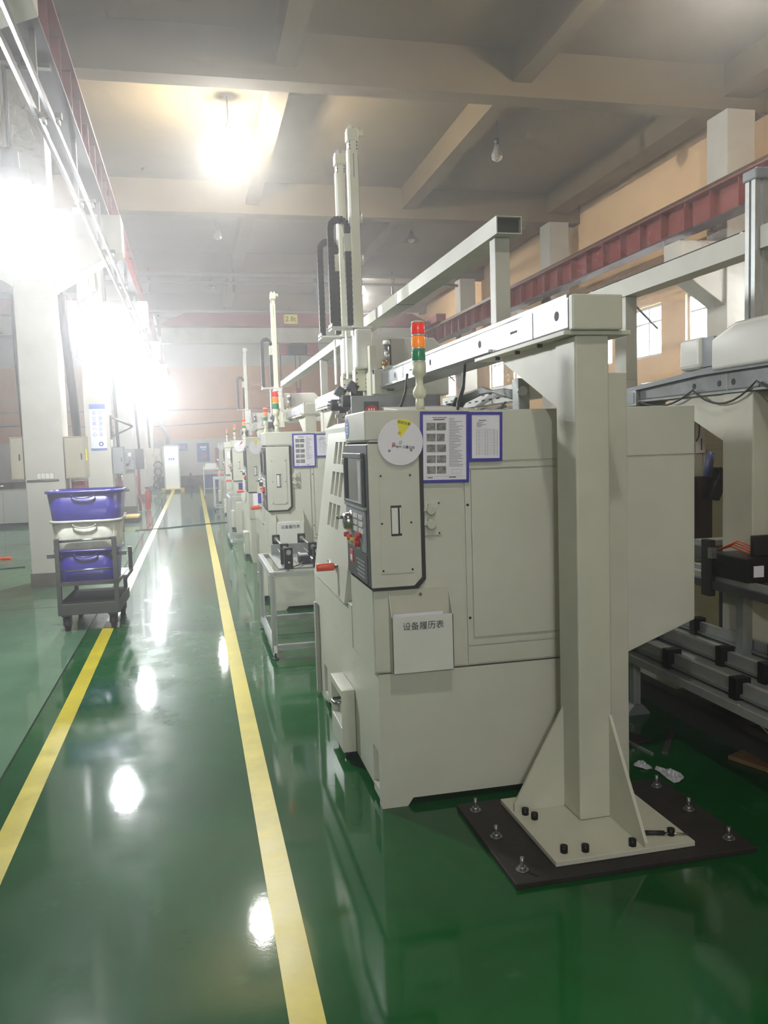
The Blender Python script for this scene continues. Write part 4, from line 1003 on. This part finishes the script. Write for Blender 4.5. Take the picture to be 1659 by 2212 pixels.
# ================================================================ second production line behind the post
t = thing('rear_gantry', (3.0, 1.2, 0), 'second gantry beam with grey covers beyond the nearest machine', 'gantry')
bm = MB().box(0,.2, 0,4.02, 1.838,1.955).build('beam', BRUSH, t, bevel=.01)
for y in (3.38, 3.13, 3.0): MB().cyl((-.0015,y,1.885), (.001,y,1.885), .018, 16).build('beam_hole', GAP, bm)
MB().box(-.002,.001, 3.05,3.06, 1.84,1.95).build('weld_seam', ALUD, bm)
MB().box(-.015,.215, 0,4.1, 1.825,1.838).build('under_plate', ALUD, t)
MB().prism([(0,1.975),(2.4,2.0),(3.2,1.985),(4.15,1.925),(4.15,1.90),(3.3,1.945),(0,1.955)], 'x', -.03,.23).build('dust_cover', GREYBOX, t)
e = MB().box(-.03,.2, 4.02,4.16, 1.80,1.905).build('end_bracket', ALUD, t, bevel=.004)
MB().box(-.034,-.03, 4.04,4.13, 1.82,1.89).build('bracket_window', GREYBOX, e); MB().box(-.02,.15, 4.0,4.1, 1.765,1.80).build('buffer', BLACK, e)
MB().box(0,.22, 2.83,3.10, .04,1.825).build('post', PAINT2, t, bevel=.008)
MB().prism([(3.10,1.55),(3.10,1.825),(3.70,1.825),(3.66,1.79)], 'x', .01,.022).build('beam_gusset', PAINT2, t)
MB().box(-.2,.42, 2.6,3.3, .0,.04).build('base_plate', PLATE, t)
d = MB().box(.05,.055, 0,6.2, 2.59,2.71).box(.175,.18, 0,6.2, 2.59,2.71).box(.055,.175, 0,6.2, 2.59,2.595).box(.055,.175, 0,6.2, 2.705,2.71).build('cable_duct', DUCT, t)
MB().box(.06,.15, 4.31,4.47, 2.0,2.59).build('duct_post', DUCT, d, bevel=.004)
MB().box(.06,.15, 4.31,4.40, 1.0,2.0).build('duct_post', DUCT, d)
t = thing('rear_carriage', (2.95, 4.4, 1.96), 'second gantry carriage with boxy grey covers and an aluminium mast', 'loader carriage')
MB().box(0,.32, .05,.27, .02,.21).build('drive_cover', WHITESH, t, bevel=.03, seg=3)
MB().box(.02,.30, -.06,.05, .03,.20).build('cover_link', GREYBOX, t)
MB().prism([(-1.1,.0),(-.06,.0),(-.06,.18),(-.28,.25),(-1.1,.25)], 'x', 0,.35).build('drive_cover', WHITESH, t, bevel=.02, seg=3)
a = MB(); profile(a, (.12,-.30,.25), (.12,-.30,1.0), .085); a.build('mast', ALU, t)
MB().box(.07,.17, -.36,-.24, 1.0,1.06).build('mast_cap', GREYBOX, t, bevel=.01)
# garland cable on the beam
pts = []
for (y0, z0, y1, z1, s) in ((5.18,1.83,4.56,1.862,.06), (4.56,1.862,3.97,1.873,.10), (3.97,1.873,3.3,1.875,.09)):
    for k in range(9):
        u = k/9; pts.append((2.975, y0+(y1-y0)*u, z0+(z1-z0)*u - 4*s*u*(1-u)))
tag(MB().tube(pts, .006, 6).build('garland_cable', CABLE), 'thin dark cable looping along the second gantry beam', 'cable')

machine(3.42, 5.75, 'shaded machine of the second line behind the black coupling', detail=1, tower=None)
machine(3.42, 10.2, 'shaded machine deep in the second line', detail=1, tower=(.3,.3))
t = thing('tall_white_duct', (3.82, 5.9, 1.24), 'white vertical covers and dark slot behind the second gantry', 'covers')
MB().box(0,.10, 0,.1, .5,.85).build('cover', WHITESH, t, bevel=.004); MB().box(.13,.16, .02,.05, .55,.85).build('slot', BLACK, t); MB().box(.19,.24, .0,.08, .5,.83).build('cover', WHITE, t, bevel=.004); MB().box(-.1,.35, .08,.10, .49,.6).build('backing', GREYBOX, t)
t = thing('white_tag_cards', (3.77, 5.74, 1.47), 'two white paper cards hanging at the machine edge', 'cards')
MB().box(0,.075, 0,.003, .10,.20).build('card', PAPER, t); MB().box(.0,.085, -.004,-.001, -.02,.11).build('card', PAPER, t); MB().box(.045,.055, -.005,-.004, .0,.09).build('card_print', INK, t)
MB().tube([(.0,-.01,.24), (.03,-.01,.18), (.025,-.01,.11), (.0,-.01,.07)], .005, 6).build('string', CABLE, t)
t = thing('black_coupling', (3.86, 5.63, 1.05), 'black hydraulic coupling with blue hose at the shaded machine', 'coupling')
MB().cb((.10,0,.20), (.20,.1,.09), ry=R(18)).cb((.02,0,.14), (.09,.08,.2), ry=R(25)).build('coupling_body', BLACK, t, bevel=.01)
for k in range(4): MB().cyl((.02+.045*k,-.05,.27-.02*k), (.02+.045*k,.05,.27-.02*k), .022, 10).build('lobe', BLKMETAL, t)
MB().box(-.12,.0, .02,.12, -.40,.22).build('valve_body', mat('dark_maroon', '2a1c1e', .5), t, bevel=.008)
MB().tube([(-.06,0,.22), (-.05,-.01,.32), (-.03,0,.40)], .03, 10).build('blue_hose', mat('slate_blue', '4a4f78', .5), t)

# conveyor with slotted rails
t = thing('part_conveyor', (2.36, 1.6, 0), 'low aluminium part conveyor with three rails and dark clamps', 'conveyor', None)
for k, x in enumerate((.06, .34, .62)):
    MB().box(x-.014,x+.014, 0,4.3, .40,.452).build('rail', ALU, t)
    MB().box(x-.03,x+.03, 0,4.3, .385,.40).build('rail_foot', ALUD, t)
    for y in (.5, 1.35, 1.72+.17*k, 2.28-.05*k, 2.9, 3.5):
        c = MB().box(x-.05,x+.03, y-.028,y+.028, .33,.475).build('clamp', BLKMETAL, t, bevel=.003)
        MB().cyl((x-.056,y,.355), (x-.05,y,.355), .012, 10).build('clamp_bolt', ZINC, c)
MB().box(-.04,.70, 0,4.3, .36,.372).build('tray', ALUD, t)
MB().box(-.05,-.04, 0,4.3, .345,.385).build('tray_edge', ALU, t)
for y in (.3, 2.68, 4.2):
    for x in (.06, .64):
        profile(MB(), (x,y,.03), (x,y,.36), .045).build('leg', ALU, t)
        MB().prism([(x-.07,0),(x+.07,0),(x+.07,.012),(x+.025,.06),(x-.025,.06),(x-.07,.012)], 'y', y-.04,y+.04).build('foot', ALUD, t)
t = thing('floor_channel', (2.60, 1.6, 0), 'long low steel channel on the floor before the conveyor', 'channel')
MB().box(0,.012, 0,4.4, 0,.12).box(.012,.07, 0,4.4, .108,.12).box(.012,.07, 0,4.4, 0,.012).build('channel', STEELG, t)
tag(MB().tube([(2.33,3.22,.38), (2.42,3.22,.30), (2.595,3.24,.125), (2.64,3.26,.126), (2.66,3.26,.122)], .004, 6).tube([(2.596,3.24,.125), (2.594,3.23,.02)], .004, 6).build('white_string', WHITE), 'white string tied from the conveyor edge to the floor channel', 'string')
# raised twin rails with actuator
t = thing('raised_rail_pair', (2.86, 1.8, 0), 'raised pair of aluminium rails behind the low conveyor', 'rails')
for x in (0, .14): MB().box(x-.015,x+.015, 0,3.6, .765,.80).build('rail', ALU, t)
MB().box(-.04,.18, 0,3.6, .72,.765).build('bed', DKGREY, t)
for y in (.4, 2.2, 3.4): MB().box(.04,.10, y-.03,y+.03, 0,.72).build('leg', ALUD, t)
t = thing('rail_actuator', (2.82, 3.85, .80), 'black actuator block with orange wires riding on the raised rails', 'actuator')
MB().box(0,.26, -.02,.30, .0,.13).build('body', BLKMETAL, t, bevel=.006)
MB().box(-.02,.02, .28,.36, -.12,.20).build('arm', BLACK, t, bevel=.004)
MB().box(.10,.28, .05,.09, .13,.24).box(.24,.30, .04,.10, .13,.30).build('head', BLACK, t, bevel=.004)
MB().box(.04,.10, -.0245,-.02, .03,.09).build('white_label', PAPER, t)
MB().box(-.03,.0, .24,.28, .10,.16).build('fitting', ZINC, t); MB().cyl((.17,-.035,.05), (.17,-.02,.05), .025, 14).build('flange', ZINC, t)
for k in range(4): MB().tube([(-.0,.26,.14), (.06,.2-.02*k,.17+.012*k), (.13,.12,.13+.015*k), (.20,.06,.155+.01*k), (.25,.03,.16)], .004, 6).build('orange_wire', ORANGE, t)
t = thing('cross_slide', (3.12, 4.65, .72), 'dark cross slide with a square end block behind the orange wires', 'slide')
MB().box(0,.62, .0,.16, .08,.17).build('slide_bar', STEELG, t, bevel=.004); MB().box(.50,.66, -.03,.19, .02,.30).build('end_block', BLKMETAL, t, bevel=.006); MB().box(.02,.48, .02,.14, .17,.20).build('cover_strip', ALUD, t); MB().box(.2,.3, .02,.14, -.72,.08).build('pedestal', DKGREY, t)

# litter on the floor of the dark corner
def crumple(mb, cx, cy, rx, ry, h, seed, n=14, m=8):
    rnd = random.Random(seed); vs = []; 
    for i in range(m+1):
        r = i/m
        for k in range(n):
            a = 2*math.pi*k/n; q = 1+.25*math.sin(3*a+seed)+.15*rnd.uniform(-1,1)
            vs.append((cx+rx*r*q*math.cos(a), cy+ry*r*q*math.sin(a), .003+h*rnd.random()*(1-r*.8)))
    fs = [(i*n+k, i*n+(k+1)%n, (i+1)*n+(k+1)%n, (i+1)*n+k) for i in range(m) for k in range(n)]
    return mb.add(vs, fs)
tag(crumple(MB(), 2.115, 3.42, .045, .085, .035, 2).build('plastic_film', RAG), 'crumpled white plastic film on the dark floor by the plate', 'litter')
tag(crumple(MB(), 2.05, 3.56, .035, .05, .03, 5).build('plastic_film', RAG), 'smaller scrap of white film next to the crumpled one', 'litter')
o = MB().cb((2.62, 3.38, .012), (.16,.34,.02), rz=R(20)).build('cardboard_sheet', CARD); tag(o, 'torn brown cardboard sheet at the foot of the floor channel', 'cardboard')
tag(crumple(MB(), 2.60, 3.27, .06, .06, .03, 8).build('foil_scrap', RAG), 'shiny foil scrap lying on the torn cardboard', 'litter')
tag(MB().cb((2.15,3.80,.006), (.018,.26,.012), rz=R(8)).build('pale_strip', ALUD), 'pale metal strip on the dark floor', 'strip')
tag(MB().cb((2.34,3.80,.006), (.03,.34,.012), rz=R(-38)).build('dark_strip', STEELG), 'dull strip leaning the other way beside the pale one', 'strip')
tag(MB().cb((2.05,3.95,.006), (.36,.30,.008), rz=R(15)).build('card_mat', mat('dirty_card', '3a3128', .85, var=.2, scale=9)), 'dirty flattened carton beneath the metal strips', 'carton')

# ================================================================ thin haze filling the hall, added for the glare around the lamps
hb = MB().box(XL-1, XR+1, YB-1, YF+1, -1, ZC+1)
hm = bpy.data.materials.new('glare_haze'); hm.use_nodes = True
for n in list(hm.node_tree.nodes):
    if n.type == 'BSDF_PRINCIPLED': hm.node_tree.nodes.remove(n)
vs = hm.node_tree.nodes.new('ShaderNodeVolumeScatter'); vs.inputs['Density'].default_value = HAZE; vs.inputs['Anisotropy'].default_value = .75
hm.node_tree.links.new(vs.outputs[0], hm.node_tree.nodes['Material Output'].inputs['Volume'])
h = hb.build('haze', hm, kind='stuff'); h['label'] = 'thin haze added to the hall air for the lamp glare'
